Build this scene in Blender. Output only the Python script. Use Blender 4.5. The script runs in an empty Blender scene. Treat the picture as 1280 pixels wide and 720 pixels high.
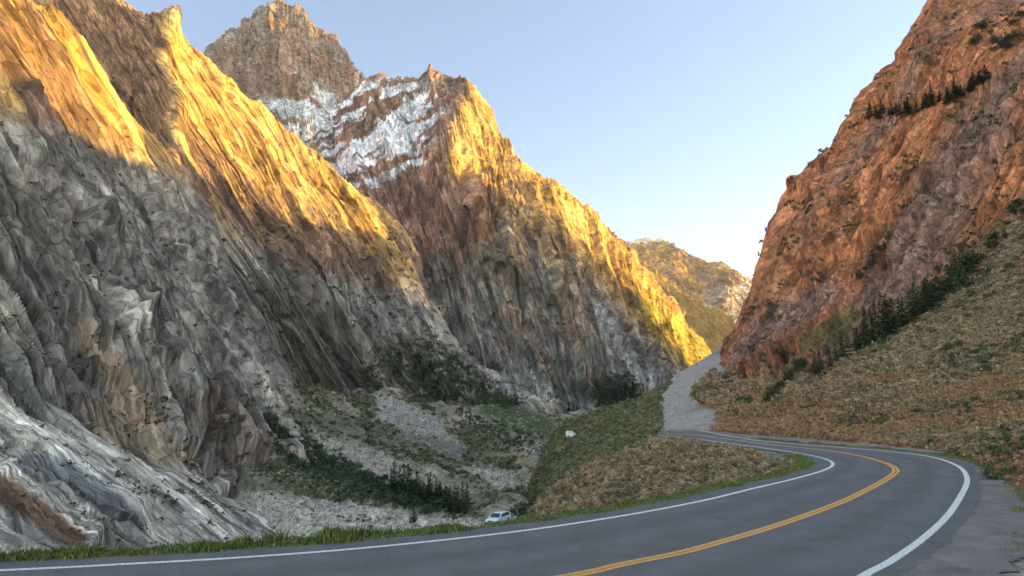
import bpy, math, random
import numpy as np
random.seed(5); RNG = np.random.default_rng(7)
scene = bpy.context.scene
C = scene.collection
R = math.radians

# ------------------------------------------------------------------ camera
F = 853.0; H = 4.24; TH = math.atan(125/853.0)
cam_d = bpy.data.cameras.new('camera'); cam = bpy.data.objects.new('camera', cam_d); C.objects.link(cam)
cam.location = (0, 0, H); cam.rotation_euler = (math.pi/2 + TH, 0, 0)
cam_d.sensor_width = 36; cam_d.lens = 36*F/1280; cam_d.clip_start = .1; cam_d.clip_end = 60000
scene.camera = cam

def at(px, py, Y):
    """survey a point seen in the photo: direction (px,py) and its real distance Y ahead"""
    x = (px-640)/F; z = (360-py)/F
    y2 = math.cos(TH) - z*math.sin(TH); z2 = math.sin(TH) + z*math.cos(TH)
    return np.array([x/y2*Y, Y, H + z2/y2*Y])
def ground(px, py, z0=0.0):
    z = (360-py)/F; y2 = math.cos(TH) - z*math.sin(TH); z2 = math.sin(TH) + z*math.cos(TH)
    Y = (z0-H)/(z2/y2)
    return at(px, py, Y)
def project(P):
    q = P - np.array([0, 0, H])
    y = q[..., 1]*math.cos(TH) + q[..., 2]*math.sin(TH); z = -q[..., 1]*math.sin(TH) + q[..., 2]*math.cos(TH)
    y = np.where(y < .1, .1, y)
    return 640 + F*q[..., 0]/y, 360 - F*z/y

# ------------------------------------------------------------------ noise
_perm = np.random.default_rng(3).permutation(256).astype(np.int32); _perm = np.concatenate([_perm, _perm])
_g = np.random.default_rng(4).normal(size=(256, 3)).astype(np.float32); _g /= np.linalg.norm(_g, axis=1)[:, None]
def perlin(p):
    p = p.astype(np.float32)
    i = np.floor(p); f = p - i; i = i.astype(np.int32) & 255
    w = f*f*f*(f*(f*6-15)+10)
    out = 0
    for dx in (0, 1):
        a = _perm[(i[..., 0]+dx) & 255]; wx = w[..., 0] if dx else 1-w[..., 0]
        for dy in (0, 1):
            b = _perm[a + ((i[..., 1]+dy) & 255)]; wy = w[..., 1] if dy else 1-w[..., 1]
            for dz in (0, 1):
                h = _perm[b + ((i[..., 2]+dz) & 255)] & 255; wz = w[..., 2] if dz else 1-w[..., 2]
                g = _g[h]
                d = g[..., 0]*(f[..., 0]-dx) + g[..., 1]*(f[..., 1]-dy) + g[..., 2]*(f[..., 2]-dz)
                out = out + d*wx*wy*wz
    return out*1.6
def fbm(p, o=4, gain=.5, lac=2.03):
    s = 0; a = 1.0
    for k in range(o):
        s = s + a*perlin(p + 17.3*k); p = p*lac; a *= gain
    return s
def ridged(p, o=4, gain=.5, lac=2.07):
    s = 0; a = 1.0; w = 1.0
    for k in range(o):
        n = 1-np.abs(perlin(p + 9.1*k))*1.6; n = np.clip(n, 0, 1)**2
        s = s + a*n*w; w = np.clip(n*1.6, 0, 1); p = p*lac; a *= gain
    return s
def sst(x, a, b):
    t = np.clip((x-a)/(b-a), 0, 1); return t*t*(3-2*t)
def mix(a, b, t): return a + (b-a)*t[..., None]
def col(*c): return np.array(c, dtype=np.float32)
def stretch(P, d, k):
    d = np.array(d, float); d /= np.linalg.norm(d)
    t = P @ d
    return P - (1-1.0/k)*t[..., None]*d

# ------------------------------------------------------------------ curves
def cr(pts, n, closed=False, ts=None):
    """catmull-rom through pts (k,dim), n samples, uniform in parameter"""
    pts = np.asarray(pts, float); k = len(pts)
    t = np.linspace(0, k-1, n) if ts is None else ts
    i = np.clip(np.floor(t).astype(int), 0, k-2); f = (t-i)[:, None]
    g = lambda j: pts[np.clip(j, 0, k-1)]
    p0 = np.where((i-1 < 0)[:, None], 2*g(i)-g(i+1), g(i-1)); p1 = g(i); p2 = g(i+1)
    p3 = np.where((i+2 > k-1)[:, None], 2*g(i+1)-g(i), g(i+2))
    return .5*((2*p1)+(-p0+p2)*f+(2*p0-5*p1+4*p2-p3)*f*f+(-p0+3*p1-3*p2+p3)*f**3)
def seg_dist(px, py, pts):
    d = np.full(px.shape, 1e9, np.float32)
    for (x0, y0), (x1, y1) in zip(pts[:-1], pts[1:]):
        vx, vy = x1-x0, y1-y0; L = vx*vx+vy*vy+1e-9
        t = np.clip(((px-x0)*vx+(py-y0)*vy)/L, 0, 1)
        d = np.minimum(d, np.hypot(px-x0-t*vx, py-y0-t*vy))
    return d
def inside(px, py, pts):
    c = np.zeros(px.shape, bool); n = len(pts)
    for a in range(n):
        x0, y0 = pts[a]; x1, y1 = pts[(a+1) % n]
        if y0 == y1: continue
        m = ((y0 > py) != (y1 > py)) & (px < (x1-x0)*(py-y0)/(y1-y0)+x0)
        c ^= m
    return c
def region(px, py, pts, soft=6):
    d = seg_dist(px, py, list(pts)+[pts[0]])
    d = np.where(inside(px, py, pts), d, -d)
    return sst(d, -soft, soft)

# ------------------------------------------------------------------ mesh
def mesh_obj(name, V, Fc, mat, colr=None, smooth=True, parent=None, kind=None):
    me = bpy.data.meshes.new(name)
    V = np.ascontiguousarray(V, dtype=np.float32).reshape(-1, 3); Fc = np.ascontiguousarray(Fc, dtype=np.int32)
    n, k = Fc.shape
    me.vertices.add(len(V)); me.vertices.foreach_set('co', V.ravel())
    me.loops.add(n*k); me.loops.foreach_set('vertex_index', Fc.ravel())
    me.polygons.add(n)
    me.polygons.foreach_set('loop_start', np.arange(0, n*k, k, dtype=np.int32))
    me.polygons.foreach_set('loop_total', np.full(n, k, dtype=np.int32))
    me.polygons.foreach_set('use_smooth', np.full(n, bool(smooth)))
    me.update(calc_edges=True)
    if colr is not None:
        a = me.color_attributes.new('Col', 'FLOAT_COLOR', 'POINT')
        c4 = np.ones((len(V), 4), np.float32); c4[:, :3] = np.asarray(colr).reshape(-1, 3)
        a.data.foreach_set('color', c4.ravel())
    me.materials.append(mat)
    o = bpy.data.objects.new(name, me); C.objects.link(o)
    if parent: o.parent = parent
    if kind: o['kind'] = kind
    return o
def grid_faces(nv, nu):
    a = (np.arange(nv-1)[:, None]*nu + np.arange(nu-1)[None, :]).ravel()
    return np.stack([a, a+1, a+nu+1, a+nu], 1)
def grid_normals(P):
    du = np.gradient(P, axis=1); dv = np.gradient(P, axis=0)
    n = np.cross(du, dv); n /= np.linalg.norm(n, axis=-1)[..., None]+1e-9
    return n
def patch(rows, nu, nv, wts=None):
    """rows of 3D control points -> fine grid nv x nu"""
    rs = [cr(r, nu) for r in rows]
    k = len(rs); A = np.stack(rs, 0)                       # k, nu, 3
    w = np.ones(k-1) if wts is None else np.array(wts, float)
    cum = np.concatenate([[0], np.cumsum(w)]); cum = cum/cum[-1]
    s = np.linspace(0, 1, nv); ts = np.interp(s, cum, np.arange(k))
    return cr(A.reshape(k, -1), nv, ts=ts).reshape(nv, nu, 3)
def rows3(rows): return [np.array([at(*p) if len(p) == 3 else ground(*p) for p in r]) for r in rows]
def off(row, d): return np.asarray(row) + np.array(d, float)

# ------------------------------------------------------------------ materials
def nodes(name):
    m = bpy.data.materials.new(name); m.use_nodes = True; nt = m.node_tree
    return m, nt, nt.nodes['Principled BSDF'], nt.links
def terrain_mat(name, s, bump=.5, var=.35, rough=.92, bdist=None, grain=.7, fissure=0.0, joint=3.2):
    """vertex colour broken up by streaks that follow the grain of the rock and by smaller spots, s = feature size in metres"""
    m, nt, b, L = nodes(name); N = nt.nodes
    geo = N.new('ShaderNodeNewGeometry')
    at_ = N.new('ShaderNodeAttribute'); at_.attribute_name = 'Col'
    gr = N.new('ShaderNodeAttribute'); gr.attribute_name = 'Grain'
    def noise(sc, src, det=6, ro=.7):
        n = N.new('ShaderNodeTexNoise'); n.inputs['Scale'].default_value = sc; n.inputs['Detail'].default_value = det; n.inputs['Roughness'].default_value = ro
        L.new(src, n.inputs['Vector']); return n.outputs['Fac']
    def rng(x, a, b_, c, d):
        r = N.new('ShaderNodeMapRange'); r.inputs[1].default_value = a; r.inputs[2].default_value = b_; r.inputs[3].default_value = c; r.inputs[4].default_value = d
        L.new(x, r.inputs[0]); return r.outputs[0]
    def math_(op, x, y):
        q = N.new('ShaderNodeMath'); q.operation = op
        for i, v in enumerate((x, y)):
            if isinstance(v, (int, float)): q.inputs[i].default_value = v
            else: L.new(v, q.inputs[i])
        return q.outputs[0]
    g1 = noise(1/s, gr.outputs['Vector']); g2 = noise(.3/s, gr.outputs['Vector'], 4)
    p1 = noise(1.3/s, geo.outputs['Position'])
    vo = N.new('ShaderNodeTexVoronoi'); vo.inputs['Scale'].default_value = .9/s; L.new(gr.outputs['Vector'], vo.inputs['Vector'])
    f = math_('MULTIPLY', math_('MULTIPLY', rng(g1, .36, .64, 1-var, 1+var*.8), rng(p1, .32, .68, 1-var*.45, 1+var*.45)), rng(g2, .35, .65, 1-var*.5, 1+var*.5))
    sp = noise(4.2/s, geo.outputs['Position'], 3, .75)
    f = math_('MULTIPLY', f, rng(sp, .33, .67, 1-var*.85, 1+var*.85))
    # jointed blocks: every block has its own tone and stands a little proud; straight joints between them, with crack shade put into the colour
    def vor(sc, feat='F1'):
        v = N.new('ShaderNodeTexVoronoi'); v.feature = feat; v.inputs['Scale'].default_value = sc; L.new(gj, v.inputs['Vector']); return v
    mj = N.new('ShaderNodeVectorMath'); mj.operation = 'MULTIPLY'; mj.inputs[1].default_value = (1, joint, 3.0 if fissure else 1); L.new(gr.outputs['Vector'], mj.inputs[0]); gj = mj.outputs[0]
    blk = 0
    for sc, am in ((1.15/s, .36), (.36/s, .30), (.12/s, .18)):
        v = vor(sc); sp_ = N.new('ShaderNodeSeparateColor'); L.new(v.outputs['Color'], sp_.inputs[0])
        if fissure: f = math_('MULTIPLY', f, rng(sp_.outputs[0], 0, 1, 1-am, 1+am))
        blk = math_('ADD', math_('MULTIPLY', sp_.outputs[1], .6 if sc*s > .6 else (1.3 if sc*s > .2 else 1.8)), blk)
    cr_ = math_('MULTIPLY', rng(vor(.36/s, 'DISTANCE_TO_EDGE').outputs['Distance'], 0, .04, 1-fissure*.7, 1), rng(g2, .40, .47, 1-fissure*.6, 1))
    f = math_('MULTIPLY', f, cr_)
    mul = N.new('ShaderNodeMix'); mul.data_type = 'RGBA'; mul.blend_type = 'MULTIPLY'; mul.inputs[0].default_value = 1
    L.new(at_.outputs['Color'], mul.inputs[6]); L.new(f, mul.inputs[7])
    L.new(mul.outputs[2], b.inputs['Base Color'])
    b.inputs['Roughness'].default_value = rough; b.inputs['Specular IOR Level'].default_value = .2
    h = math_('ADD', math_('ADD', math_('MULTIPLY', g1, grain*.8), math_('MULTIPLY', sp, .35)), math_('ADD', math_('MULTIPLY', p1, .35), math_('ADD', math_('MULTIPLY', vo.outputs['Distance'], .45), math_('MULTIPLY', blk, .8 if fissure else 0))))
    bp = N.new('ShaderNodeBump'); bp.inputs['Strength'].default_value = bump; bp.inputs['Distance'].default_value = bdist or s*1.2
    L.new(h, bp.inputs['Height']); L.new(bp.outputs[0], b.inputs['Normal'])
    return m
def leaf_mat(name, rough=.8):
    m, nt, b, L = nodes(name); N = nt.nodes
    a = N.new('ShaderNodeAttribute'); a.attribute_name = 'Col'
    L.new(a.outputs['Color'], b.inputs['Base Color']); b.inputs['Roughness'].default_value = rough
    b.inputs['Specular IOR Level'].default_value = .15
    return m
M_LEAF = leaf_mat('foliage')

# ------------------------------------------------------------------ light
AZ, EL = 12.0, 15.0                                    # sun: AZ degrees ahead of due right, EL above the horizon
SUN = np.array([math.cos(R(EL))*math.cos(R(AZ)), math.cos(R(EL))*math.sin(R(AZ)), math.sin(R(EL))])
sl = bpy.data.lights.new('sun', 'SUN'); sl.energy = 3.8; sl.angle = R(.5); sl.color = (1, .68, .13)
so = bpy.data.objects.new('sun', sl); C.objects.link(so)
so.rotation_euler = (math.pi/2-R(EL), 0, math.pi/2 + R(AZ))
w = bpy.data.worlds.new('World'); scene.world = w; w.use_nodes = True
nt = w.node_tree; bg = nt.nodes['Background']; sky = nt.nodes.new('ShaderNodeTexSky')
sky.sky_type = 'NISHITA'; sky.sun_disc = False; sky.sun_elevation = R(EL); sky.sun_rotation = R(90-AZ)
sky.air_density = 1.0; sky.dust_density = 2.0; sky.ozone_density = 1.6; sky.altitude = 1500
# sky tint by direction: dimmed ahead, boosted and warmed behind to fill the shade
def wmul(x, y):
    q = nt.nodes.new('ShaderNodeMix'); q.data_type = 'RGBA'; q.blend_type = 'MULTIPLY'; q.inputs[0].default_value = 1
    nt.links.new(x, q.inputs[6])
    if isinstance(y, tuple): q.inputs[7].default_value = y
    else: nt.links.new(y, q.inputs[7])
    return q.outputs[2]
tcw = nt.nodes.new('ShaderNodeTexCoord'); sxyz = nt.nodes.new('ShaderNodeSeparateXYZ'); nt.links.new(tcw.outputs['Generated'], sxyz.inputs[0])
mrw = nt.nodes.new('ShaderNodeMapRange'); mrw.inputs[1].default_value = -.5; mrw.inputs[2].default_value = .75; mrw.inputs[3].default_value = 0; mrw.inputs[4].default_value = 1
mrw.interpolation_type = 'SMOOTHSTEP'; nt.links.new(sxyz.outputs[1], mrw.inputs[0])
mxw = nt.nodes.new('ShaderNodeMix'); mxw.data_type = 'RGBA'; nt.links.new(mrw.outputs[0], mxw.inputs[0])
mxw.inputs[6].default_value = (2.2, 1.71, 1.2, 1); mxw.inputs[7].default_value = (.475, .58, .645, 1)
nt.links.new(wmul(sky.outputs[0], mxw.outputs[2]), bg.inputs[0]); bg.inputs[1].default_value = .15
vs = scene.view_settings; vs.view_transform = 'Standard'; vs.look = 'None'; vs.gamma = 1; vs.exposure = 1.9
vs.use_curve_mapping = False

# ------------------------------------------------------------------ terrain masses
def rock_disp(P, d, s, k=3.5, amp=1.0, fine=1.0):
    """broad buttresses, ribs that run down the fall line, then broken blocks and cracks"""
    Q = stretch(P, d, k)/s
    a = ridged(Q, 3, .45)-.8
    b = ridged(stretch(P, d, k*1.3)/(s*.3)+3, 3, .55)-.8
    c = ridged(stretch(P, d, 4.5)/(s*.09)+5, 3, .6)-.8
    e = fbm(P/(s*.06)+9, 2, .6)
    return s*amp*(.22*a + .11*b + fine*(.040*c + .012*e))
def _h(i, j=0, k=0):
    v = np.sin(i*12.9898+j*78.233+k*37.719)*43758.5453; return v-np.floor(v)
def bedspace(P, N, bpx, mpp, d, big=9., scale=60., ln=10.):
    """rock coordinates: metres across the beds (folded a little), metres along them /ln, metres into the face"""
    d = np.array(d, float); d /= np.linalg.norm(d); nav = N.reshape(-1, 3).mean(0); nav /= np.linalg.norm(nav)
    b = bpx*mpp + fbm(P/scale, 2, .4)*big*.30 + fbm(stretch(P, d, 3)/(scale*.25)+3, 2)*big*.03
    return np.stack([b, P@d/(ln*1.8), P@nav/20], -1)
def beds(B, ws, amp=.3, seed=0, ln=10.):
    """broken slabs: outward offset in metres and a tone per slab"""
    H_ = 0; T_ = 0; b = B[..., 0]; t = B[..., 1]*ln
    for k, w in enumerate(ws):
        sd = seed+k*3+1
        q = b/w + .35*perlin(B/(w*2.2)+sd); i = np.floor(q); f = q-i
        tt = t/(w*9) + _h(i, sd)*7 + .2*perlin(B/w+sd); j = np.floor(tt); g = tt-j
        hgt = _h(i, j, sd)*.7+.3*_h(i, 3, sd)
        H_ = H_ + w*amp*hgt*sst(f, 0, .07)*(1-.75*f)*sst(g, 0, .03)
        T_ = T_ + (_h(i, j, sd+5)*2-1)*(.6, .8, .6, .4)[k]
    return H_, T_
def ribs(B, w, P=None):
    """long buttresses and gullies that follow the beds"""
    return w*(.42*(ridged(B/w, 2, .5)-.75) + .17*(ridged(B/(w*.33)+4, 3, .5)-.8) + .05*(ridged(B/(w*.09)+2, 2, .6)-.8))
def crag(P, amp, s_, seed=0):
    nv = P.shape[0]; q = np.stack([P[..., 0]/s_, P[..., 1]*0+seed, P[..., 1]*0], -1); v = np.arange(nv)[:, None]/nv
    return v, amp*(ridged(q, 4, .6)-.75)
def strokes(P, N, px, py, lst, wob=None):
    """grooves (+ is outwards) along polylines: (points, half width px, metres)"""
    for pts, wd, mt in lst:
        d = seg_dist(px, py, pts)
        if wob is not None: d = d + wob*wd*.5
        P = P + N*(mt*np.exp(-(np.clip(d, 0, None)/wd)**2))[..., None]
    return P
def facing(P, N):
    v = np.array([0, 0, H+200.]) - P
    sgn = np.sign((N*v).sum(-1).mean()); return N*sgn

def calm(N, k=.75):
    nav = N.reshape(-1, 3).mean(0); nav /= np.linalg.norm(nav); q = N*(1-k)+nav*k
    return q/np.linalg.norm(q, axis=-1)[..., None]
def finish(name, P, cols, mat, kind='structure', d=(.3, -.4, -.8), k=1.7, smooth=False, grain=None):
    nv, nu, _ = P.shape
    o = mesh_obj(name, P.reshape(-1, 3), grid_faces(nv, nu), mat, cols.reshape(-1, 3), kind=kind, smooth=smooth)
    a = o.data.attributes.new('Grain', 'FLOAT_VECTOR', 'POINT')
    a.data.foreach_set('vector', np.ascontiguousarray(stretch(P.reshape(-1, 3), d, k) if grain is None else grain.reshape(-1, 3), dtype=np.float32).ravel())
    return o

GREY = col(.32, .28, .235); PALE = col(.62, .53, .43); DARK = col(.12, .10, .085); RUST = col(.33, .15, .075)
BROWN = col(.28, .155, .095); TAN = col(.33, .26, .15); SAGE = col(.13, .135, .07); GREEN = col(.055, .085, .025)
SNOW = col(.84, .86, .90); SCREE = col(.36, .325, .29); ORANGE = col(.66, .37, .11); DGREEN = col(.03, .045, .025)

# --- distant mountains
def far_mass(name, rows, nu, nv, s, c1, c2, mat, d=(.3, -.5, -1), k=2., amp=1, extra=None, bed=None):
    P = patch(rows, nu, nv); N = facing(P, grid_normals(P))
    bt = 0
    if bed:
        x_, y_ = project(P); Bq = bedspace(P, N, x_-.1*y_, 1.9, d, 40., 260., 6.); bh, bt = beds(Bq, bed, .4); P = P + N*(bh-bed[0]*.12)[..., None]; bt = bt[..., None]*.2
    P = P + N*rock_disp(P, d, s, k, amp)[..., None]
    if bed: v_, cg_ = crag(P, 26, 60, 2); P[..., 2] += cg_*np.exp(-((v_-.33)/.06)**2)
    px, py = project(P)
    n = fbm(stretch(P, d, 3)/(s*.5)+3, 4)
    cl = mix(np.broadcast_to(c1, P.shape), c2, sst(n, -.4, .5))
    if extra: cl = extra(P, px, py, cl)
    return finish(name, P, cl*(1+bt), mat), P

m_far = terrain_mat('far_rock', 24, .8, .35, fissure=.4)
r = rows3([[(700, 345, 14000), (770, 312, 14000), (795, 302, 14000), (815, 299, 14000), (840, 305, 14000), (880, 330, 14000), (1000, 360, 14000), (1150, 350, 14000)],
           [(700, 470, 12500), (770, 470, 12500), (795, 470, 12500), (815, 470, 12500), (840, 470, 12500), (880, 470, 12500), (1000, 470, 12500), (1150, 470, 12500)]])
far_mass('snowy_mountain', [off(r[0], (0, 2500, -1500))]+r, 200, 90, 500, SNOW*.8, GREY, m_far)
def ex2(P, px, py, cl):
    n = fbm(P/300, 4); h = sst(py, 335, 400)
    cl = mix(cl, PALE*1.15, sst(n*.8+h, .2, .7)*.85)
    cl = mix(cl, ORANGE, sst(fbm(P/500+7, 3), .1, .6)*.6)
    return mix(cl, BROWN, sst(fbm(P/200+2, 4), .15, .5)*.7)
r = rows3([[(600, 400, 4600), (700, 330, 4500), (760, 312, 4500), (800, 307, 4500), (832, 306, 4500), (862, 322, 4450), (890, 333, 4400), (915, 340, 4300), (935, 356, 4300), (975, 380, 4300), (1100, 420, 4300)],
           [(600, 450, 3900), (700, 400, 3900), (760, 380, 3900), (800, 370, 3900), (835, 365, 3850), (865, 370, 3900), (890, 372, 3850), (905, 378, 3700), (930, 392, 3700), (975, 410, 3700), (1100, 440, 3700)],
           [(600, 500, 3000), (700, 500, 3000), (760, 490, 3000), (800, 490, 3000), (830, 490, 3000), (860, 490, 3000), (890, 490, 3000), (915, 490, 3000), (940, 490, 3000), (975, 490, 3000), (1100, 490, 3000)]])
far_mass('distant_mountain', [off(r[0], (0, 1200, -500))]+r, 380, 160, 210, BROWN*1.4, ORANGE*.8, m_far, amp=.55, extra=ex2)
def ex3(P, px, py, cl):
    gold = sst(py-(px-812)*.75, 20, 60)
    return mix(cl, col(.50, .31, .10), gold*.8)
r = rows3([[(640, 230, 2944), (740, 275, 2880), (800, 325, 2816), (815, 338, 2790), (850, 366, 2713), (885, 392, 2636), (918, 410, 2560), (955, 436, 2496), (1010, 470, 2432), (1100, 500, 2368)],
           [(640, 330, 2560), (720, 350, 2560), (770, 380, 2534), (800, 390, 2508), (835, 405, 2457), (865, 420, 2406), (895, 436, 2355), (925, 455, 2304), (980, 485, 2240), (1060, 510, 2176)],
           [(640, 470, 1920), (700, 480, 1920), (740, 490, 1920), (770, 495, 1920), (800, 500, 1920), (830, 500, 1920), (860, 500, 1920), (890, 500, 1920), (930, 505, 1920), (1000, 520, 1856)]])
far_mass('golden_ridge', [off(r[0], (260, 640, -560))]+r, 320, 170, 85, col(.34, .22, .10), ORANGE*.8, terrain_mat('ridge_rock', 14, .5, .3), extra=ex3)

# --- snow peak
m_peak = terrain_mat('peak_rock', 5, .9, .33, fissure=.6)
D6 = (.55, -.5, -.75)
def ex4(P, px, py, cl):
    n = fbm(stretch(P, (1, 0, -.25), 4)/60, 4)
    nn_ = fbm(stretch(P, (1, 0, .5), 5)/40, 4)
    sn = region(px+n*14, py+n*10, [(340, 128), (380, 118), (398, 108), (418, 122), (424, 140), (395, 158), (372, 168), (352, 150)], 4)*sst(nn_, -.42, -.25)
    sn2 = region(px, py, [(330, 130), (400, 110), (470, 160), (530, 190), (470, 260), (400, 210)], 20)*sst(n, .05, .2)
    return mix(cl, SNOW, np.clip(sn+sn2, 0, 1))
r = rows3([[(150, 190, 2100), (205, 120, 2000), (258, 70, 1950), (300, 42, 1900), (350, 16, 1850), (388, 31, 1850), (430, 64, 1850), (452, 94, 1830), (490, 140, 1830), (560, 190, 1820)],
           [(180, 230, 1900), (240, 180, 1850), (285, 130, 1760), (318, 105, 1700), (345, 90, 1620), (385, 105, 1680), (415, 130, 1700), (440, 160, 1700), (480, 200, 1700), (560, 240, 1700)],
           [(250, 330, 1500), (290, 320, 1450), (330, 300, 1450), (360, 290, 1430), (390, 280, 1420), (420, 280, 1420), (450, 290, 1420), (480, 300, 1420), (520, 320, 1420), (600, 330, 1420)]])
far_mass('snow_patched_peak', [off(r[0], (60, 500, -400))]+r, 420, 300, 95, col(.36, .22, .16), col(.40, .30, .25), m_peak, d=(.25, -.6, -1), k=2.6, amp=.55, extra=ex4, bed=(70, 24, 9))

# --- centre mountain
crest5 = [(325, 215, 1450), (380, 175, 1400), (430, 122, 1370), (455, 102, 1340), (475, 88, 1310), (505, 97, 1275), (540, 86, 1240), (575, 98, 1195), (592, 110, 1170), (614, 152, 1170), (647, 190, 1185), (705, 238, 1225), (760, 288, 1270), (805, 340, 1320), (850, 392, 1370), (890, 445, 1420), (915, 480, 1450)]
rr = [crest5,
 [(370, 240, 1240), (420, 200, 1180), (455, 180, 1150), (480, 165, 1130), (500, 160, 1110), (520, 165, 1090), (535, 165, 1060), (553, 180, 1020), (572, 205, 970), (610, 215, 1030), (640, 228, 1040), (672, 255, 1040), (715, 305, 1070), (755, 355, 1110), (800, 407, 1160), (850, 452, 1215), (880, 485, 1260)],
 [(430, 320, 1000), (470, 290, 950), (500, 280, 930), (520, 275, 920), (540, 270, 905), (555, 275, 900), (575, 280, 885), (595, 285, 870), (620, 300, 850), (650, 305, 875), (675, 315, 905), (705, 335, 935), (740, 370, 965), (775, 405, 1000), (810, 435, 1040), (840, 462, 1080), (860, 485, 1120)],
 [(500, 420, 870), (540, 400, 830), (560, 395, 830), (580, 390, 830), (600, 385, 830), (620, 385, 830), (640, 385, 835), (665, 390, 840), (690, 395, 850), (710, 400, 860), (735, 405, 870), (755, 415, 885), (775, 430, 900), (800, 445, 915), (820, 458, 930), (835, 470, 940), (850, 490, 950)],
 [(550, 500, 740), (590, 490, 710), (610, 495, 710), (635, 500, 710), (655, 505, 710), (675, 510, 715), (695, 515, 720), (715, 520, 730), (730, 522, 740), (745, 523, 750), (760, 522, 760), (775, 521, 770), (790, 520, 785), (810, 518, 800), (830, 517, 815), (850, 515, 830), (870, 515, 850)]]
r = rows3(rr)
P5c = patch([off(r[0], (250, 450, -420)), off(r[0], (60, 110, -70))]+r, 620, 520, [.5, .3, 1.3, 1.2, 1.2, 1])
N5 = facing(P5c, grid_normals(P5c))
px, py = project(P5c)
D5 = (.25, -.55, -.8)
B5 = bedspace(P5c, N5, px-.30*py-.35*np.clip(px-640, 0, 300)*0, 1.1, D5, 22., 150., 5.)
bh5, bt5 = beds(B5, (40, 14, 5.5), .30, 0, 5.)
M5 = calm(N5, .5)
P5 = P5c + M5*(ribs(B5, 42)*.6+fbm(P5c/40, 3)*3+bh5-5)[..., None]
wob = fbm(P5c/25, 3)
P5 = strokes(P5, N5, px, py, [([(600, 225), (606, 300), (598, 340)], 7, 14), ([(625, 215), (628, 290), (622, 330)], 6, -16), ([(582, 215), (575, 290), (560, 330)], 7, -16),
    ([(640, 320), (660, 380), (655, 440)], 5, -10), ([(735, 340), (765, 400), (790, 455)], 6, -12), ([(530, 330), (575, 400), (610, 450)], 12, -18)], wob)
v_, cg_ = crag(P5, 5, 38, 5); P5[..., 2] += cg_*np.exp(-((v_-.128)/.03)**2)
px, py = project(P5)
n = fbm(stretch(P5, (.25, -.55, -.8), 3)/30, 4); n2 = fbm(P5/90+3, 3)
c5 = mix(np.broadcast_to(GREY*.85, P5.shape), PALE*.85, sst(n, -.1, .6))
c5 = mix(c5, BROWN*1.1, sst(n+n2*.8, .1, .5)*.6)
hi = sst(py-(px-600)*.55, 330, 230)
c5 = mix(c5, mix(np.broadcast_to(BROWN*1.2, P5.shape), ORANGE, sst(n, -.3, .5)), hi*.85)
c5 = mix(c5, ORANGE*1.15, region(px, py, [(575, 105), (600, 105), (900, 440), (880, 470), (850, 455), (700, 300), (650, 230), (600, 220), (555, 210)], 12)*.8)  # sunlit flank and ridge strip painted golden in the base colour
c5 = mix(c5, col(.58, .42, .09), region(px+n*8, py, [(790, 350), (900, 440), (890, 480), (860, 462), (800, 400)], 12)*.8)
c5 = mix(c5, col(.33, .195, .145)*(1+.3*n[..., None]), region(px, py, [(370, 60), (578, 70), (588, 110), (566, 160), (556, 215), (590, 230), (590, 330), (470, 300), (380, 220)], 7)*.9)  # redder brown painted over the face turned from the sun
c5 = mix(c5, RUST*.8, region(px+n*8, py, [(592, 220), (618, 225), (618, 300), (590, 300)], 6)*.7)
sc = region(px+n*7, py+n*5, [(525, 335), (545, 330), (600, 400), (640, 455), (612, 462), (575, 420)], 6)*sst(n2+n*.5, -.4, .1)
sc2 = region(px+n*3, py+n*3, [(636, 456), (650, 455), (700, 490), (758, 512), (752, 520), (690, 508), (640, 480)], 3)
sc3 = region(px+n*4, py, [(740, 375), (752, 380), (790, 440), (828, 470), (826, 488), (800, 482), (778, 450)], 4)
c5 = mix(c5, SCREE*1.25, np.clip(sc*.8+sc2+sc3, 0, 1))
c5 = mix(c5, DGREEN*1.3, region(px+n*8, py+n*8, [(745, 480), (780, 470), (800, 485), (800, 510), (740, 505)], 6)*sst(n, -.2, .1)*.8)
ns = fbm(stretch(P5, (1, -.1, .32), 5)/32, 3, .45)
sn = region(px+ns*12, py+ns*8, [(398, 175), (440, 178), (495, 160), (525, 168), (505, 190), (470, 197), (475, 212), (430, 230), (395, 200)], 5)*sst(ns, -.35, -.05)
sn2 = region(px, py, [(400, 120), (480, 100), (560, 110), (550, 170), (530, 220), (450, 245), (380, 200)], 15)*sst(ns, .08, .22)
c5 = mix(c5, SNOW, np.clip(sn+sn2, 0, 1))
finish('snow_streaked_mountain', P5, c5*(1+.20*bt5[..., None]), terrain_mat('centre_rock', 3.2, 1, .33, fissure=.7), grain=B5)

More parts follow.
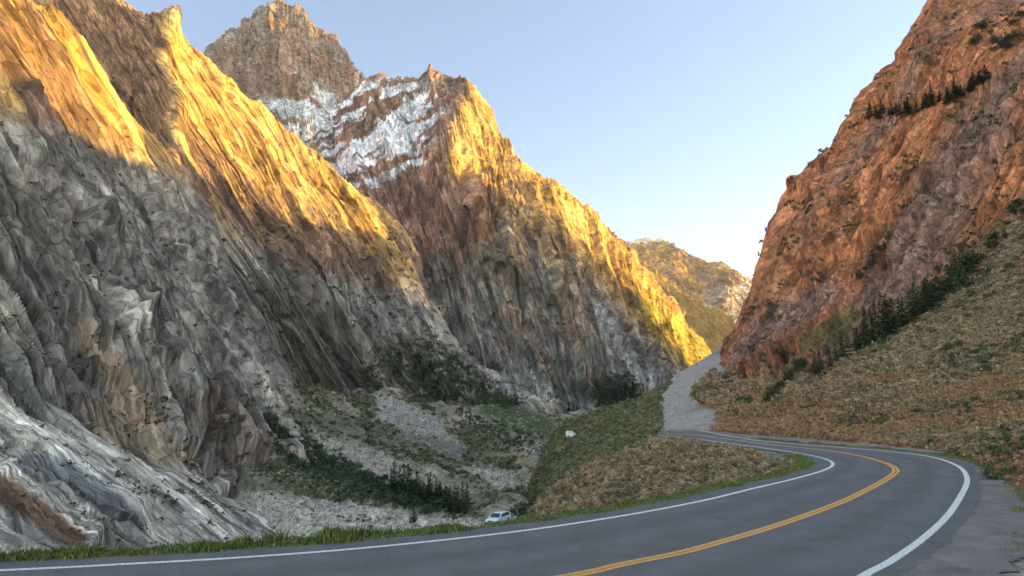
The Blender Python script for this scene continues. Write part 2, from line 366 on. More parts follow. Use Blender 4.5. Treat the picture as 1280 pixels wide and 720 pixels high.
# --- left middle mountain
rr = [[(-60, -200, 850), (30, -110, 810), (95, -35, 760), (165, 8, 680), (207, 18, 600), (250, 65, 625), (310, 122, 665), (380, 182, 705), (440, 228, 740), (500, 280, 770), (538, 355, 720), (578, 432, 660), (650, 485, 625)],
 [(20, 60, 800), (60, 80, 760), (100, 95, 720), (150, 110, 650), (207, 125, 540), (275, 170, 562), (330, 215, 588), (400, 255, 622), (455, 280, 650), (505, 315, 675), (543, 380, 640), (588, 442, 592), (665, 492, 585)],
 [(80, 220, 710), (110, 220, 690), (150, 215, 640), (180, 212, 590), (218, 214, 500), (300, 250, 512), (355, 290, 520), (420, 322, 542), (465, 345, 558), (515, 375, 572), (552, 415, 540), (600, 465, 542), (680, 500, 550)],
 [(190, 340, 540), (210, 340, 525), (240, 345, 490), (280, 350, 455), (320, 360, 445), (380, 380, 447), (430, 400, 452), (470, 420, 460), (505, 437, 470), (545, 452, 480), (580, 472, 492), (625, 490, 508), (705, 512, 520)],
 [(300, 520, 420), (320, 530, 410), (350, 535, 400), (380, 540, 400), (420, 545, 405), (460, 550, 415), (500, 550, 425), (540, 550, 440), (580, 550, 450), (620, 548, 465), (660, 545, 480), (710, 543, 500), (765, 535, 520)]]
r = rows3(rr)
D2 = (.6, -.40, -.70)
P6c = patch([off(r[0], (60, 420, -300)), off(r[0], (15, 90, -50))]+r, 760, 620, [.4, .3, 1, 1, 1.1, 1.2])
N6 = facing(P6c, grid_normals(P6c)); px, py = project(P6c)
B6 = bedspace(P6c, N6, px-.62*py, .62, D2, 12., 90., 9.)
bh6, bt6 = beds(B6, (22, 8, 3.0), .36, 11, 9.)
M6 = calm(N6, .5)
P6 = P6c + M6*(ribs(B6, 26)*.5+fbm(P6c/30, 3)*2+bh6-3)[..., None]
wob = fbm(P6c/15, 3)
P6 = strokes(P6, N6, px, py, [([(215, 20), (205, 70), (225, 130), (218, 210)], 9, 10), ([(250, 300), (330, 400), (400, 500)], 8, -9), ([(215, 210), (290, 330), (350, 450)], 10, 10),
    ([(350, 290), (420, 400), (480, 470)], 7, 8), ([(340, 300), (400, 400), (450, 480)], 7, -8), ([(420, 330), (500, 440), (560, 500)], 8, -8), ([(460, 330), (530, 430), (590, 480)], 9, 8)], wob)
v_, cg_ = crag(P6, 4, 22, 7); P6[..., 2] += cg_*np.exp(-((v_-.127)/.03)**2)
px, py = project(P6)
n = fbm(B6/12, 4); n2 = fbm(stretch(P6, D2, 2)/60+3, 3); n3 = fbm(P6/6, 3)
c6 = mix(np.broadcast_to(GREY*.95, P6.shape), PALE*.95, sst(n, -.15, .5))
c6 = mix(c6, DARK*1.2, sst(n+n2*.5, .15, .45)*.55)
c6 = mix(c6, col(.27, .21, .17), sst(n2, .0, .4)*.5)
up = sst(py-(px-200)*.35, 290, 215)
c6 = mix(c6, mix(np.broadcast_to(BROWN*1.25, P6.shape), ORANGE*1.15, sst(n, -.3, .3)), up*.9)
c6 = mix(c6, ORANGE*1.2, region(px, py, [(205, 20), (225, 30), (500, 275), (500, 300), (420, 270), (300, 220), (215, 130)], 12)*.6)  # golden tone painted along the sunlit crest
c6 = mix(c6, BROWN*.8, region(px+n*10, py, [(270, 225), (340, 255), (430, 300), (510, 310), (480, 360), (350, 330), (290, 280)], 15)*.7)
c6 = mix(c6, col(.34, .17, .095)*(1+.3*n[..., None]), region(px+n*6, py+n*6, [(60, -20), (205, 12), (196, 70), (212, 130), (212, 200), (185, 180), (80, 40)], 5)*.9)  # shaded side of the rib painted a redder brown
c6 = mix(c6, DGREEN*1.5, region(px+n*8, py+n3*10, [(520, 430), (560, 440), (640, 500), (600, 540), (540, 500)], 8)*sst(n3, -.3, .1)*.8)
for poly, c_, a_ in [([(465, 478), (478, 484), (545, 515), (592, 568), (560, 570), (500, 545), (470, 520)], SCREE*1.25, 1), ([(615, 462), (640, 475), (700, 515), (690, 520), (620, 490)], SCREE*1.1, .85),
                     ([(590, 485), (640, 500), (700, 530), (695, 550), (640, 545), (600, 515)], col(.08, .11, .04), .9), ([(320, 478), (345, 480), (400, 520), (380, 530), (340, 510)], DGREEN*1.8, .7)]:
    c6 = mix(c6, c_, region(px+n*7, py+n*5, poly, 5)*a_)
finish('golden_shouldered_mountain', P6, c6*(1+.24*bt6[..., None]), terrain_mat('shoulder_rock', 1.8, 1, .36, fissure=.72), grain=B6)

# --- left near mountain
rr = [[(-420, -300, 180), (-200, -150, 215), (-40, -75, 245), (35, 2, 270), (75, 20, 290), (112, 80, 318), (165, 140, 355), (212, 203, 395), (300, 385, 345), (392, 600, 230)],
 [(-400, 0, 165), (-180, 60, 190), (-30, 95, 215), (60, 160, 240), (105, 190, 262), (145, 215, 288), (190, 235, 315), (242, 292, 322), (325, 430, 285), (398, 612, 214)],
 [(-380, 300, 150), (-150, 330, 158), (0, 340, 170), (100, 370, 185), (145, 380, 195), (190, 392, 208), (245, 412, 225), (292, 452, 235), (352, 522, 228), (405, 625, 192)],
 [(-360, 520, 110), (-100, 530, 115), (60, 540, 120), (150, 560, 130), (200, 567, 137), (250, 577, 150), (300, 590, 162), (340, 606, 170), (375, 625, 178), (418, 642, 172)],
 [(-350, 740, 50), (-50, 730, 52), (80, 722, 56), (170, 712, 64), (215, 708, 70), (270, 702, 80), (325, 696, 92), (375, 690, 106), (420, 680, 125), (450, 665, 150)],
 [(-350, 900, 28), (-50, 880, 30), (80, 860, 33), (170, 840, 37), (215, 830, 40), (270, 820, 45), (325, 810, 50), (375, 800, 56), (420, 790, 66), (450, 770, 80)]]
r = rows3(rr)
D1 = (.62, -.35, -.70)
P7c = patch([off(r[0], (20, 260, -240)), off(r[0], (5, 60, -35))]+r, 820, 820, [.3, .2, 1, 1.1, 1.1, 1, .3])
N7 = facing(P7c, grid_normals(P7c)); px, py = project(P7c)
sz = 18*np.clip(P7c[..., 1]/220, .35, 1.2)
low = sst(py, 520, 600)
# amplitude eases off on the smooth pale slabs near the road
x0_ = (px-1.3*py+1.3*490)/.61; bu = px-.55*py; bl = x0_*.835-269.5
kink = py-(490+.30*px)
bb = np.where(kink > 0, bl, bu); kk = 30.
bb = np.where(np.abs(kink) < kk, bu+(bl-bu)*np.clip((kink+kk)/(2*kk), 0, 1)**2, bb)
low = sst(kink, -10, 40)
B7 = bedspace(P7c, N7, bb, .27, D1, 6., 50., 10.)
bh7, bt7 = beds(B7, (12, 4.2, 1.6), .40, 21, 10.)
M7 = calm(N7)
P7 = P7c + M7*((ribs(B7, 17)*.6*(1-.9*low)+fbm(P7c/18, 3)*1.2*(1-.5*low)+(bh7-1.5)*(1-.62*low)))[..., None]
P7 = P7 + N7*(fbm(P7c/1.5, 2)*.08)[..., None]
wob = fbm(P7c/9, 3)
P7 = strokes(P7, M7, px, py, [
    ([(60, 380), (130, 450), (220, 530), (290, 600), (350, 612)], 13, -7), ([(180, 400), (240, 490), (300, 560), (380, 600)], 14, 6),
    ([(100, 380), (150, 440), (210, 500)], 8, -5), ([(110, 280), (150, 340), (170, 400)], 12, 6), ([(95, 270), (130, 350), (150, 410)], 6, -5),
    ([(0, 600), (60, 640), (110, 680)], 13, 2.6), ([(0, 628), (50, 665), (90, 700)], 6, -2.6), ([(200, 240), (260, 340), (330, 470), (380, 580)], 10, 6),
    ([(180, 240), (235, 350), (300, 470)], 7, -5), ([(0, 150), (60, 240), (110, 330)], 9, -5), ([(30, 120), (90, 230), (130, 300)], 9, 5),
    ([(30, 560), (110, 590), (170, 640)], 16, 1.5), ([(0, 440), (80, 500), (200, 580)], 10, -2), ([(275, 460), (262, 560)], 5, -4)], wob)
v_, cg_ = crag(P7, 2, 9, 9); P7[..., 2] += cg_*np.exp(-((v_-.102)/.025)**2)
px, py = project(P7)
n = fbm(B7/6.0, 4); n2 = fbm(stretch(P7, D1, 2)/28+3, 3); n3 = fbm(P7/2.2, 3)
c7 = mix(np.broadcast_to(GREY*.8, P7.shape), PALE*.9, sst(n, -.1, .55))
c7 = mix(c7, DARK*1.1, sst(n+n2*.3-low*.6, .25, .5)*.6)
c7 = mix(c7, col(.26, .20, .16), sst(n2, .15, .5)*.45)
c7 = mix(c7, col(.80, .72, .61), low*(.7+.25*sst(n, -.3, .3)))
c7 = mix(c7, DARK*1.6, low*sst(fbm(B7/2.2+4, 4), .2, .42)*.6)
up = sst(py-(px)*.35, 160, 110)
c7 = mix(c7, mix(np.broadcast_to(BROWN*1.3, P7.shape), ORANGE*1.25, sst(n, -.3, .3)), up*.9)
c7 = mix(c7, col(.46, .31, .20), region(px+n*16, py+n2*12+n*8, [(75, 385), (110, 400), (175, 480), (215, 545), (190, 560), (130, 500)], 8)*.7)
c7 = mix(c7, col(.50, .37, .22), region(px+n*8, py+n*8, [(90, 500), (150, 510), (250, 570), (200, 580), (120, 545)], 10)*.55)
c7 = mix(c7, col(.27, .25, .245), region(px+n*9, py+n*6, [(15, 565), (60, 565), (130, 600), (172, 640), (150, 650), (90, 625), (30, 590)], 5)*.85)
c7 = mix(c7, RUST*.6, region(px+n*7, py+n*7+n2*5, [(-20, 590), (10, 592), (60, 630), (110, 670), (95, 690), (40, 655), (-20, 620)], 5)*.9)
c7 = mix(c7, BROWN*.6, region(px+n*12, py+n*9, [(230, 500), (270, 470), (330, 540), (380, 590), (350, 605), (270, 580)], 10)*.5)
btm = bt7[..., None]
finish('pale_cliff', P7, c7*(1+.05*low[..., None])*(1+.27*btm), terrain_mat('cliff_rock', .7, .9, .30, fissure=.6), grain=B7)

# --- valley apron on the left
rr = [[(170, 475, 285), (230, 470, 270), (290, 462, 300), (350, 470, 330), (410, 484, 370), (470, 490, 410), (530, 500, 440), (590, 508, 465), (650, 508, 500), (710, 511, 540), (770, 512, 600), (850, 508, 700)],
 [(215, 525, 240), (280, 520, 225), (330, 515, 240), (390, 522, 280), (440, 524, 320), (490, 527, 350), (540, 536, 370), (590, 537, 395), (640, 532, 420), (690, 532, 450), (735, 530, 480), (810, 522, 560)],
 [(262, 612, 172), (330, 600, 160), (380, 592, 170), (430, 582, 200), (480, 577, 230), (530, 577, 260), (570, 573, 290), (610, 569, 310), (650, 564, 330), (690, 558, 350), (725, 554, 370), (800, 552, 400)],
 [(290, 672, 122), (360, 660, 115), (420, 652, 120), (470, 641, 140), (520, 633, 160), (560, 626, 175), (600, 619, 190), (640, 609, 205), (680, 598, 225), (710, 591, 240), (740, 582, 260), (800, 575, 280)],
 [(250, 735, 84), (330, 720, 78), (400, 705, 85), (460, 694, 95), (520, 684, 105), (570, 674, 98), (620, 664, 100), (660, 654, 106), (690, 642, 140), (720, 622, 160), (755, 611, 180), (810, 602, 200)],
 [(120, 900, 42), (200, 900, 40), (300, 880, 45), (400, 860, 50), (480, 840, 55), (560, 820, 60), (620, 800, 64), (680, 780, 68), (730, 750, 75), (770, 720, 85), (810, 690, 95), (860, 660, 110)]]
r = rows3(rr)
P8c = patch(r, 700, 640, [1, 1, 1, 1, .7])
N8 = facing(P8c, grid_normals(P8c)); px, py = project(P8c)
P8 = P8c + N8*((ridged(stretch(P8c, (.6, -.7, -.2), 2.5)/28, 4)-.9)*3.2 + fbm(P8c/5, 3)*.5)[..., None]
P8 = strokes(P8, N8, px, py, [([(622, 665), (640, 650), (665, 630), (690, 600), (705, 560), (712, 542)], 7, -3), ([(480, 485), (560, 540), (700, 590)], 10, 3)], None)
px, py = project(P8)
n = fbm(stretch(P8, (.6, -.7, -.2), 2.5)/8, 4); n2 = fbm(P8/30+3, 3); n3 = fbm(P8/2.5, 3)
c8 = mix(np.broadcast_to(col(.30, .255, .185), P8.shape), col(.42, .37, .30), sst(n+n3*.4, -.2, .4))
c8 = mix(c8, SAGE*1.1, sst(n2, -.1, .4)*.55)
qx, qy = px+n*9, py+n*7
for poly, c_, a_ in [([(465, 482), (478, 490), (545, 515), (592, 568), (560, 570), (500, 545), (470, 520)], SCREE*1.15, 1),
                     ([(380, 545), (430, 548), (500, 575), (505, 598), (470, 600), (400, 565)], PALE*.8, .85),
                     ([(540, 520), (590, 540), (702, 590), (690, 598), (560, 545)], TAN*.95, .7),
                     ([(590, 580), (640, 590), (650, 608), (615, 605)], PALE*.8, .8), ([(598, 690), (592, 655), (612, 640), (655, 640), (655, 670), (640, 690)], PALE*.8, .85),
                     ([(300, 615), (380, 620), (520, 640), (640, 655), (600, 672), (380, 690), (250, 690)], col(.66, .58, .48), .9),
                     ([(590, 485), (640, 500), (700, 530), (695, 550), (640, 545), (600, 515)], col(.07, .10, .035), .9),
                     ([(615, 462), (640, 475), (700, 515), (690, 520), (620, 490)], SCREE, .8),
                     ([(310, 480), (340, 490), (390, 560), (500, 610), (560, 620), (540, 640), (430, 615), (350, 570)], DGREEN*1.6, .8),
                     ([(320, 500), (400, 515), (520, 540), (640, 575), (600, 590), (480, 560), (380, 530)], DGREEN*2.2, .6)]:
    c8 = mix(c8, c_, region(qx, qy, poly, 5)*a_)
finish('valley_slope', P8, c8, terrain_mat('valley_earth', .8, .8, .45))

# --- green hill and scree fan beyond the bend
rr = [[(668, 640, 150), (676, 598, 185), (690, 560, 200), (712, 541, 205), (760, 520, 215), (805, 500, 225), (835, 483, 235), (862, 466, 250), (890, 449, 275), (915, 433, 310), (950, 410, 360)],
 [(668, 660, 112), (684, 618, 135), (703, 592, 140), (730, 572, 145), (770, 552, 145), (810, 535, 140), (840, 518, 140), (868, 505, 150), (892, 488, 170), (920, 465, 250), (955, 440, 340)],
 [(668, 720, 70), (688, 690, 72), (720, 660, 72), (750, 630, 71), (785, 603, 70), (812, 575, 70), (832, 544, 70), (858, 542, 71), (888, 539, 75), (925, 505, 135), (960, 480, 210)]]
r = rows3(rr)
P9c = patch([off(r[0], (-8, 120, -60)), off(r[0], (-2, 20, -5))]+r, 460, 340, [.3, .2, 1, 1])
N9 = facing(P9c, grid_normals(P9c)); px, py = project(P9c)
scm = region(px+fbm(P9c/9, 3)*3, py, [(829, 545), (829, 492), (850, 460), (905, 420), (1000, 380), (1000, 560)], 2)
P9 = P9c + N9*((fbm(P9c/22, 4)*1.6 + fbm(P9c/4, 3)*.3)*(1-.9*scm))[..., None]
n = fbm(P9/7, 4); n3 = fbm(P9/2, 3)
c9 = mix(np.broadcast_to(SAGE*np.array([.95, 1.0, .85]), P9.shape), TAN*.75, sst(n+n3*.3, 0, .6))
c9 = mix(c9, col(.10, .11, .045), sst(n, .1, -.4)*.5)
c9 = mix(c9, col(.37, .325, .29)*(1+.1*n3[..., None]), scm)
finish('hill', P9, c9, terrain_mat('hill_earth', .9, .7, .3))

# --- right mountain
def g0(px_, py_): 
    p = ground(px_, py_); return (px_, py_, p[1])
rr = [[g0(889, 540), g0(935, 546), g0(1000, 550), g0(1060, 553.5), g0(1120, 558.5), g0(1172, 566), g0(1217, 577), g0(1250, 602), g0(1282, 645), g0(1345, 760)],
 [(913, 513, 90), (935, 522, 80), (1000, 525, 75), (1060, 525, 70), (1120, 525, 63), (1170, 528, 57), (1220, 532, 50), (1270, 545, 42), (1330, 570, 35), (1450, 640, 27)],
 [(882, 488, 142), (920, 485, 135), (985, 480, 125), (1050, 470, 118), (1115, 460, 108), (1175, 450, 100), (1235, 440, 92), (1300, 430, 85), (1380, 420, 75), (1550, 450, 60)],
 [(908, 452, 232), (935, 442, 225), (990, 425, 215), (1050, 408, 205), (1110, 380, 195), (1170, 352, 190), (1235, 318, 185), (1300, 285, 180), (1400, 230, 170), (1650, 200, 140)],
 [(932, 385, 330), (965, 370, 315), (1015, 345, 300), (1070, 318, 290), (1130, 285, 280), (1190, 250, 270), (1250, 210, 260), (1320, 160, 250), (1430, 80, 240), (1750, 0, 200)],
 [(972, 297, 380), (1005, 282, 365), (1055, 255, 350), (1105, 225, 340), (1160, 190, 330), (1215, 150, 325), (1275, 105, 320), (1345, 50, 315), (1460, -50, 300), (1850, -150, 250)],
 [(998, 233, 405), (1030, 218, 392), (1075, 190, 378), (1125, 160, 372), (1178, 120, 365), (1230, 85, 360), (1290, 40, 355), (1360, -20, 345), (1480, -120, 325), (1900, -230, 280)],
 [(1058, 163, 435), (1080, 148, 425), (1110, 132, 415), (1150, 108, 412), (1200, 72, 408), (1250, 32, 402), (1310, -15, 395), (1380, -75, 385), (1500, -190, 360), (1960, -320, 310)],
 [(1092, 103, 470), (1115, 85, 462), (1140, 65, 455), (1180, 38, 450), (1225, 3, 445), (1275, -42, 440), (1335, -92, 432), (1400, -150, 420), (1520, -260, 400), (2050, -400, 330)],
 [(1165, 0, 520), (1185, -25, 515), (1210, -50, 510), (1245, -80, 505), (1290, -120, 500), (1340, -160, 495), (1400, -210, 490), (1470, -260, 480), (1600, -350, 450), (2200, -500, 370)],
 [(1245, -110, 590), (1265, -130, 590), (1290, -150, 585), (1320, -170, 580), (1360, -200, 575), (1410, -240, 570), (1470, -290, 560), (1540, -330, 550), (1680, -420, 520), (2300, -540, 450)]]
r = rows3(rr)
r2 = []
for k, row in enumerate(r):
    f = min(1, k/3.)
    r2.append(np.concatenate([[row[0]+np.array([70*f+2, 220*f+8, -20*f])], [row[0]+np.array([10*f+.3, 45*f+2, -2*f])], row]))
r2[0][:, 2] = -.25
DR = (-.45, -.45, -.8)
P11c = patch(r2[::-1], 760, 860, [.6, 1, .8, .8, .9, 1, 1.2, 1.2, 1, .9])
N11 = facing(P11c, grid_normals(P11c)); px, py = project(P11c)
bush = sst(py-(600-(px-880)*.80), -30, 10)      # 0 on cliff, 1 on bush slope (lower right)
bush = np.maximum(bush, sst(py, 455, 480))
near = np.clip((P11c[..., 1]-30)/60, .05, 1)
B11 = bedspace(P11c, N11, px+.60*py, .42, (-.6, -.35, -.72), 9., 70., 7.)
bh11, bt11 = beds(B11, (14, 5, 1.9), .34, 31, 7.)
dr = ribs(B11, 20)*.6+fbm(P11c/25, 3)*1.5+bh11-1.5
db = fbm(P11c/12, 4)*1.0+(ridged(stretch(P11c, (-.5, -.4, -.5), 3)/14, 3)-.9)*1.4
base_l = np.clip(P11c[..., 2]/2, 0, 1)
P11 = P11c + calm(N11, .5)*((dr*(1-bush) + db*bush*near)*base_l)[..., None]
wob = fbm(P11c/9, 3)
P11 = strokes(P11, N11, px, py, [([(1078, 145), (1140, 132), (1200, 120), (1250, 90)], 6, 5), ([(1085, 128), (1150, 110), (1210, 92)], 8, -6), ([(1100, 80), (1180, 40)], 7, -5),
    ([(1000, 235), (1020, 240)], 8, 5), ([(1280, 160), (1180, 210), (1080, 300), (1000, 370)], 8, -6), ([(1170, 220), (1110, 320)], 6, 5), ([(1230, 200), (1160, 290)], 6, 5), ([(1050, 240), (1010, 320)], 7, 5)], wob)
px, py = project(P11)
n = fbm(B11/9, 4); n2 = fbm(B11/40+3, 3); n3 = fbm(P11/2.2, 3); n4 = fbm(P11/14+1, 3)
ca = mix(np.broadcast_to(col(.30, .16, .11), P11.shape), col(.36, .20, .145), sst(n, -.1, .5))
ca = mix(ca, col(.50, .175, .065), sst(n2+n*.4, -.5, .15)*.85)
ca = mix(ca, DARK, sst(n3+n4*.6, .4, .7)*.5)
cb = mix(np.broadcast_to(col(.24, .175, .11), P11.shape), col(.32, .235, .155), sst(n3, -.3, .4))
cb = mix(cb, SAGE, sst(n4+n3*.5, 0, .4)*.5)
red = sst(n4*30+py+(px-880)*.0, 500, 545)
cb = mix(cb, col(.34, .15, .07), np.clip(red*.75+sst(n4, .2, .5)*.3, 0, 1))
cb = mix(cb, col(.34, .15, .07), sst(P11[..., 2], 9, 2)*.5)
c11 = mix(ca, cb, bush)
c11 = mix(c11, col(.17, .16, .05), region(px+n*6, py+n*4, [(1000, 425), (1060, 385), (1075, 395), (1060, 420), (1005, 445)], 6)*.8)
c11 = mix(c11, col(.28, .25, .24), region(px+n*8, py+n*6, [(940, 400), (1040, 350), (1060, 370), (960, 430), (900, 470)], 12)*.45)
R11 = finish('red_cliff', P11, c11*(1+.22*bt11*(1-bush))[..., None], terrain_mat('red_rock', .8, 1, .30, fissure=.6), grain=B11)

# --- unseen ridge added behind the red cliff, crest shaped to cast the shadow line
def surf(Pc, x, y, n=False):
    a, b = project(Pc); d = (a-x)**2+(b-y)**2+np.where(Pc[..., 1] < 1, 1e9, 0)
    m = d < 9
    k = np.argmin(np.where(m, Pc[..., 1], 1e9)) if m.any() else np.argmin(d)
    return Pc.reshape(-1, 3)[k].copy()
TE = math.tan(R(EL)); CA, SA = math.cos(R(AZ)), math.sin(R(AZ))
def st(p): return p[..., 1]*CA-p[..., 0]*SA, p[..., 0]*CA+p[..., 1]*SA
K = []
for Pc, pts in ((P7c, [(3, 80), (60, 132), (100, 170), (160, 200), (203, 207)]),
                (P6c, [(228, 213), (300, 248), (350, 270), (420, 282), (495, 292)]),
                (P5c, [(690, 264), (730, 300), (770, 338), (808, 382), (852, 432), (872, 456)])):
    for x, y in pts:
        p = surf(Pc, x, y); a, b = st(p); K.append((a, p[2]-TE*b)); print('K', x, y, p.round(), round(a), round(p[2]-TE*b))
K += [(770, 225), (900, 275), (935, 262), (410, 190), (432, 285), (505, 290)]
K.sort()
K = [(-5000, 235), (K[0][0]-40, 235)] + K + [(K[-1][0]+60, -250), (1560, -250), (1640, 1010), (2180, 1010), (2280, -400), (9000, -400)]  # far rise added so the snow peak stays in shade
Kx, Kz = np.array(K).T
def cap(p):
    a, b = st(p); return np.interp(a, Kx, Kz)+TE*b
yy = np.linspace(-900, 2750, 620)
pl = np.stack([np.maximum(.62*yy+170, 480), yy], 1)
cl_ = np.concatenate([pl, np.maximum(cap(pl), -40)[:, None]], 1)
for q in cl_[::25]: print('CREST', q.round(0), [int(v) for v in project(q)])
nrm = np.array([-.85, .53])
prof = [(-1.0, 0), (-.75, .22), (-.5, .46), (-.25, .73), (-.08, .93), (0, 1), (.1, .92), (.4, .6), (.9, .2), (1.6, 0)]
hh = np.clip(cl_[:, 2]+45, 1, 2000)
G = np.stack([np.stack([cl_[:, 0]-nrm[0]*a*hh*(.32 if a < 0 else .5), cl_[:, 1]-nrm[1]*a*hh*(.32 if a < 0 else .5), hh*b-45], 1) for a, b in [(-q[0], q[1]) for q in prof][::-1] ][::-1]) if False else np.stack([np.stack([cl_[:, 0]+nrm[0]*(-a)*hh*(.32 if a < 0 else .5), cl_[:, 1]+nrm[1]*(-a)*hh*(.32 if a < 0 else .5), hh*b-45], 1) for a, b in prof])
Pr = patch(list(G), 620, 91)
Pr[..., 2] = np.minimum(Pr[..., 2], np.maximum(cap(Pr), -45))
Pr[..., 2] += fbm(Pr/30, 4)*2
finish('shadow_ridge', Pr, mix(np.broadcast_to(BROWN*1.3, Pr.shape), GREY, sst(fbm(Pr/20, 4), -.3, .4)), terrain_mat('shadow_ridge_rock', 6, .6, .3))
P11[..., 2] = np.minimum(P11[..., 2], cap(P11)-4)
mesh = R11.data; mesh.vertices.foreach_set('co', np.ascontiguousarray(P11, dtype=np.float32).ravel()); mesh.update()

# ------------------------------------------------------------------ road
gp = lambda L: [ground(x, y)[:2] for x, y in L]
inner = [(-60, 13.2), (-34, 14.3), (-20, 15.4)] + gp([(0, 713), (150, 705.5), (300, 697), (450, 685.5), (600, 670), (700, 657), (800, 641), (880, 625.5), (940, 611), (985, 600.5), (1015, 592.5), (1033, 586.5), (1041, 581), (1036, 575.5), (1015, 569.5), (980, 563.5), (940, 558), (900, 552.5), (873, 549), (848, 546), (824, 544.4)])
yel = [(-60, 6.4), (-34, 7.2), (-16, 9.4), (-8, 11.8), (-3, 13.95)] + gp([(710, 720), (780, 705), (854, 690), (904, 676.5), (954, 662), (1004, 645.5), (1054, 626.5), (1090, 609), (1111, 597), (1120, 588), (1110, 580), (1084, 572), (1054, 566), (1015, 561), (970, 556.5), (930, 551.5), (895, 547), (868, 543.5), (832, 541.8)])
outer = [(-60, 3.0), (-34, 3.8), (-14, 5.6), (-3, 8.4), (3.6, 11.8)] + gp([(1079, 720), (1114, 701), (1154, 673), (1184, 645), (1201, 620), (1209, 601), (1204, 588), (1192, 580), (1172, 573), (1144, 568), (1104, 563.5), (1054, 559.5), (1000, 555.5), (950, 551), (915, 545.5), (890, 541), (868, 537.5), (842, 538.6)])
def arc(pts, n):
    c = cr(np.array([list(p)[:2] for p in pts]), 3000)
    t = np.concatenate([[0], np.cumsum(np.linalg.norm(np.diff(c, axis=0), axis=1))])
    u = np.linspace(0, t[-1], n); return np.stack([np.interp(u, t, c[:, k]) for k in (0, 1)], 1)
def offs(c, d):                                           # + is to the right of travel (outside of the bend)
    t = np.gradient(c, axis=0); t /= np.linalg.norm(t, axis=1)[:, None]
    return c + np.stack([t[:, 1], -t[:, 0]], 1)*np.asarray(d).reshape(-1, 1)
NR = 900
I = arc(inner, NR); O = arc(outer, NR); Yc = arc(yel, NR)
def strip(name, A, B, z, mat, nu=2, kind='structure', colr=None, wob=0):
    f = np.linspace(0, 1, nu)[:, None, None]
    P = A[None]*(1-f)+B[None]*f
    zz = np.full(P.shape[:2]+(1,), z) + wob
    V = np.concatenate([P, zz], 2)
    return mesh_obj(name, V.reshape(-1, 3), grid_faces(nu, len(A))[:, ::-1], mat, colr, kind=kind)
def asphalt_mat(name, base, wear):
    m, nt, b, L = nodes(name); N = nt.nodes
    g = N.new('ShaderNodeNewGeometry')
    n1 = N.new('ShaderNodeTexNoise'); n1.inputs['Scale'].default_value = 28; n1.inputs['Detail'].default_value = 5; n1.inputs['Roughness'].default_value = .8
    n2 = N.new('ShaderNodeTexNoise'); n2.inputs['Scale'].default_value = .7; n2.inputs['Detail'].default_value = 9; n2.inputs['Roughness'].default_value = .65
    v = N.new('ShaderNodeTexVoronoi'); v.inputs['Scale'].default_value = 60
    vc = N.new('ShaderNodeTexVoronoi'); vc.feature = 'DISTANCE_TO_EDGE'; vc.inputs['Scale'].default_value = .33
    nw = N.new('ShaderNodeTexNoise'); nw.inputs['Scale'].default_value = 1.2; nw.inputs['Detail'].default_value = 4
    mw = N.new('ShaderNodeMix'); mw.data_type = 'RGBA'; mw.blend_type = 'ADD'; mw.inputs[0].default_value = 1.2
    L.new(g.outputs['Position'], nw.inputs['Vector']); L.new(g.outputs['Position'], mw.inputs[6]); L.new(nw.outputs['Color'], mw.inputs[7])
    L.new(mw.outputs[2], vc.inputs['Vector'])
    for x in (n1, n2, v): L.new(g.outputs['Position'], x.inputs['Vector'])
    r = N.new('ShaderNodeValToRGB'); r.color_ramp.elements[0].position = .35; r.color_ramp.elements[1].position = .68
    r.color_ramp.elements[0].color = (*[c*.4 for c in base], 1); r.color_ramp.elements[1].color = (*[c*1.9 for c in base], 1)
    L.new(n1.outputs['Fac'], r.inputs[0])
    r2 = N.new('ShaderNodeMapRange'); r2.inputs[1].default_value = .35; r2.inputs[2].default_value = .65; r2.inputs[3].default_value = 1-wear; r2.inputs[4].default_value = 1+wear
    L.new(n2.outputs['Fac'], r2.inputs[0])
    ac = N.new('ShaderNodeAttribute'); ac.attribute_name = 'Col'
    m0 = N.new('ShaderNodeMix'); m0.data_type = 'RGBA'; m0.blend_type = 'MULTIPLY'; m0.inputs[0].default_value = 1
    L.new(r.outputs[0], m0.inputs[6]); L.new(ac.outputs['Color'], m0.inputs[7])
    m1 = N.new('ShaderNodeMix'); m1.data_type = 'RGBA'; m1.blend_type = 'MULTIPLY'; m1.inputs[0].default_value = 1
    L.new(m0.outputs[2], m1.inputs[6]); L.new(r2.outputs[0], m1.inputs[7])
    ck = N.new('ShaderNodeMapRange'); ck.inputs[1].default_value = .0; ck.inputs[2].default_value = .012; ck.inputs[3].default_value = .45; ck.inputs[4].default_value = 1
    L.new(vc.outputs['Distance'], ck.inputs[0])
    m2 = N.new('ShaderNodeMix'); m2.data_type = 'RGBA'; m2.blend_type = 'MULTIPLY'; m2.inputs[0].default_value = .35 if base[0] < .2 else 0
    L.new(m1.outputs[2], m2.inputs[6]); L.new(ck.outputs[0], m2.inputs[7]); L.new(m2.outputs[2], b.inputs['Base Color'])
    b.inputs['Roughness'].default_value = .82; b.inputs['Specular IOR Level'].default_value = .35
    bp = N.new('ShaderNodeBump'); bp.inputs['Strength'].default_value = .5; bp.inputs['Distance'].default_value = .012
    L.new(v.outputs['Distance'], bp.inputs['Height']); L.new(bp.outputs[0], b.inputs['Normal'])
    return m
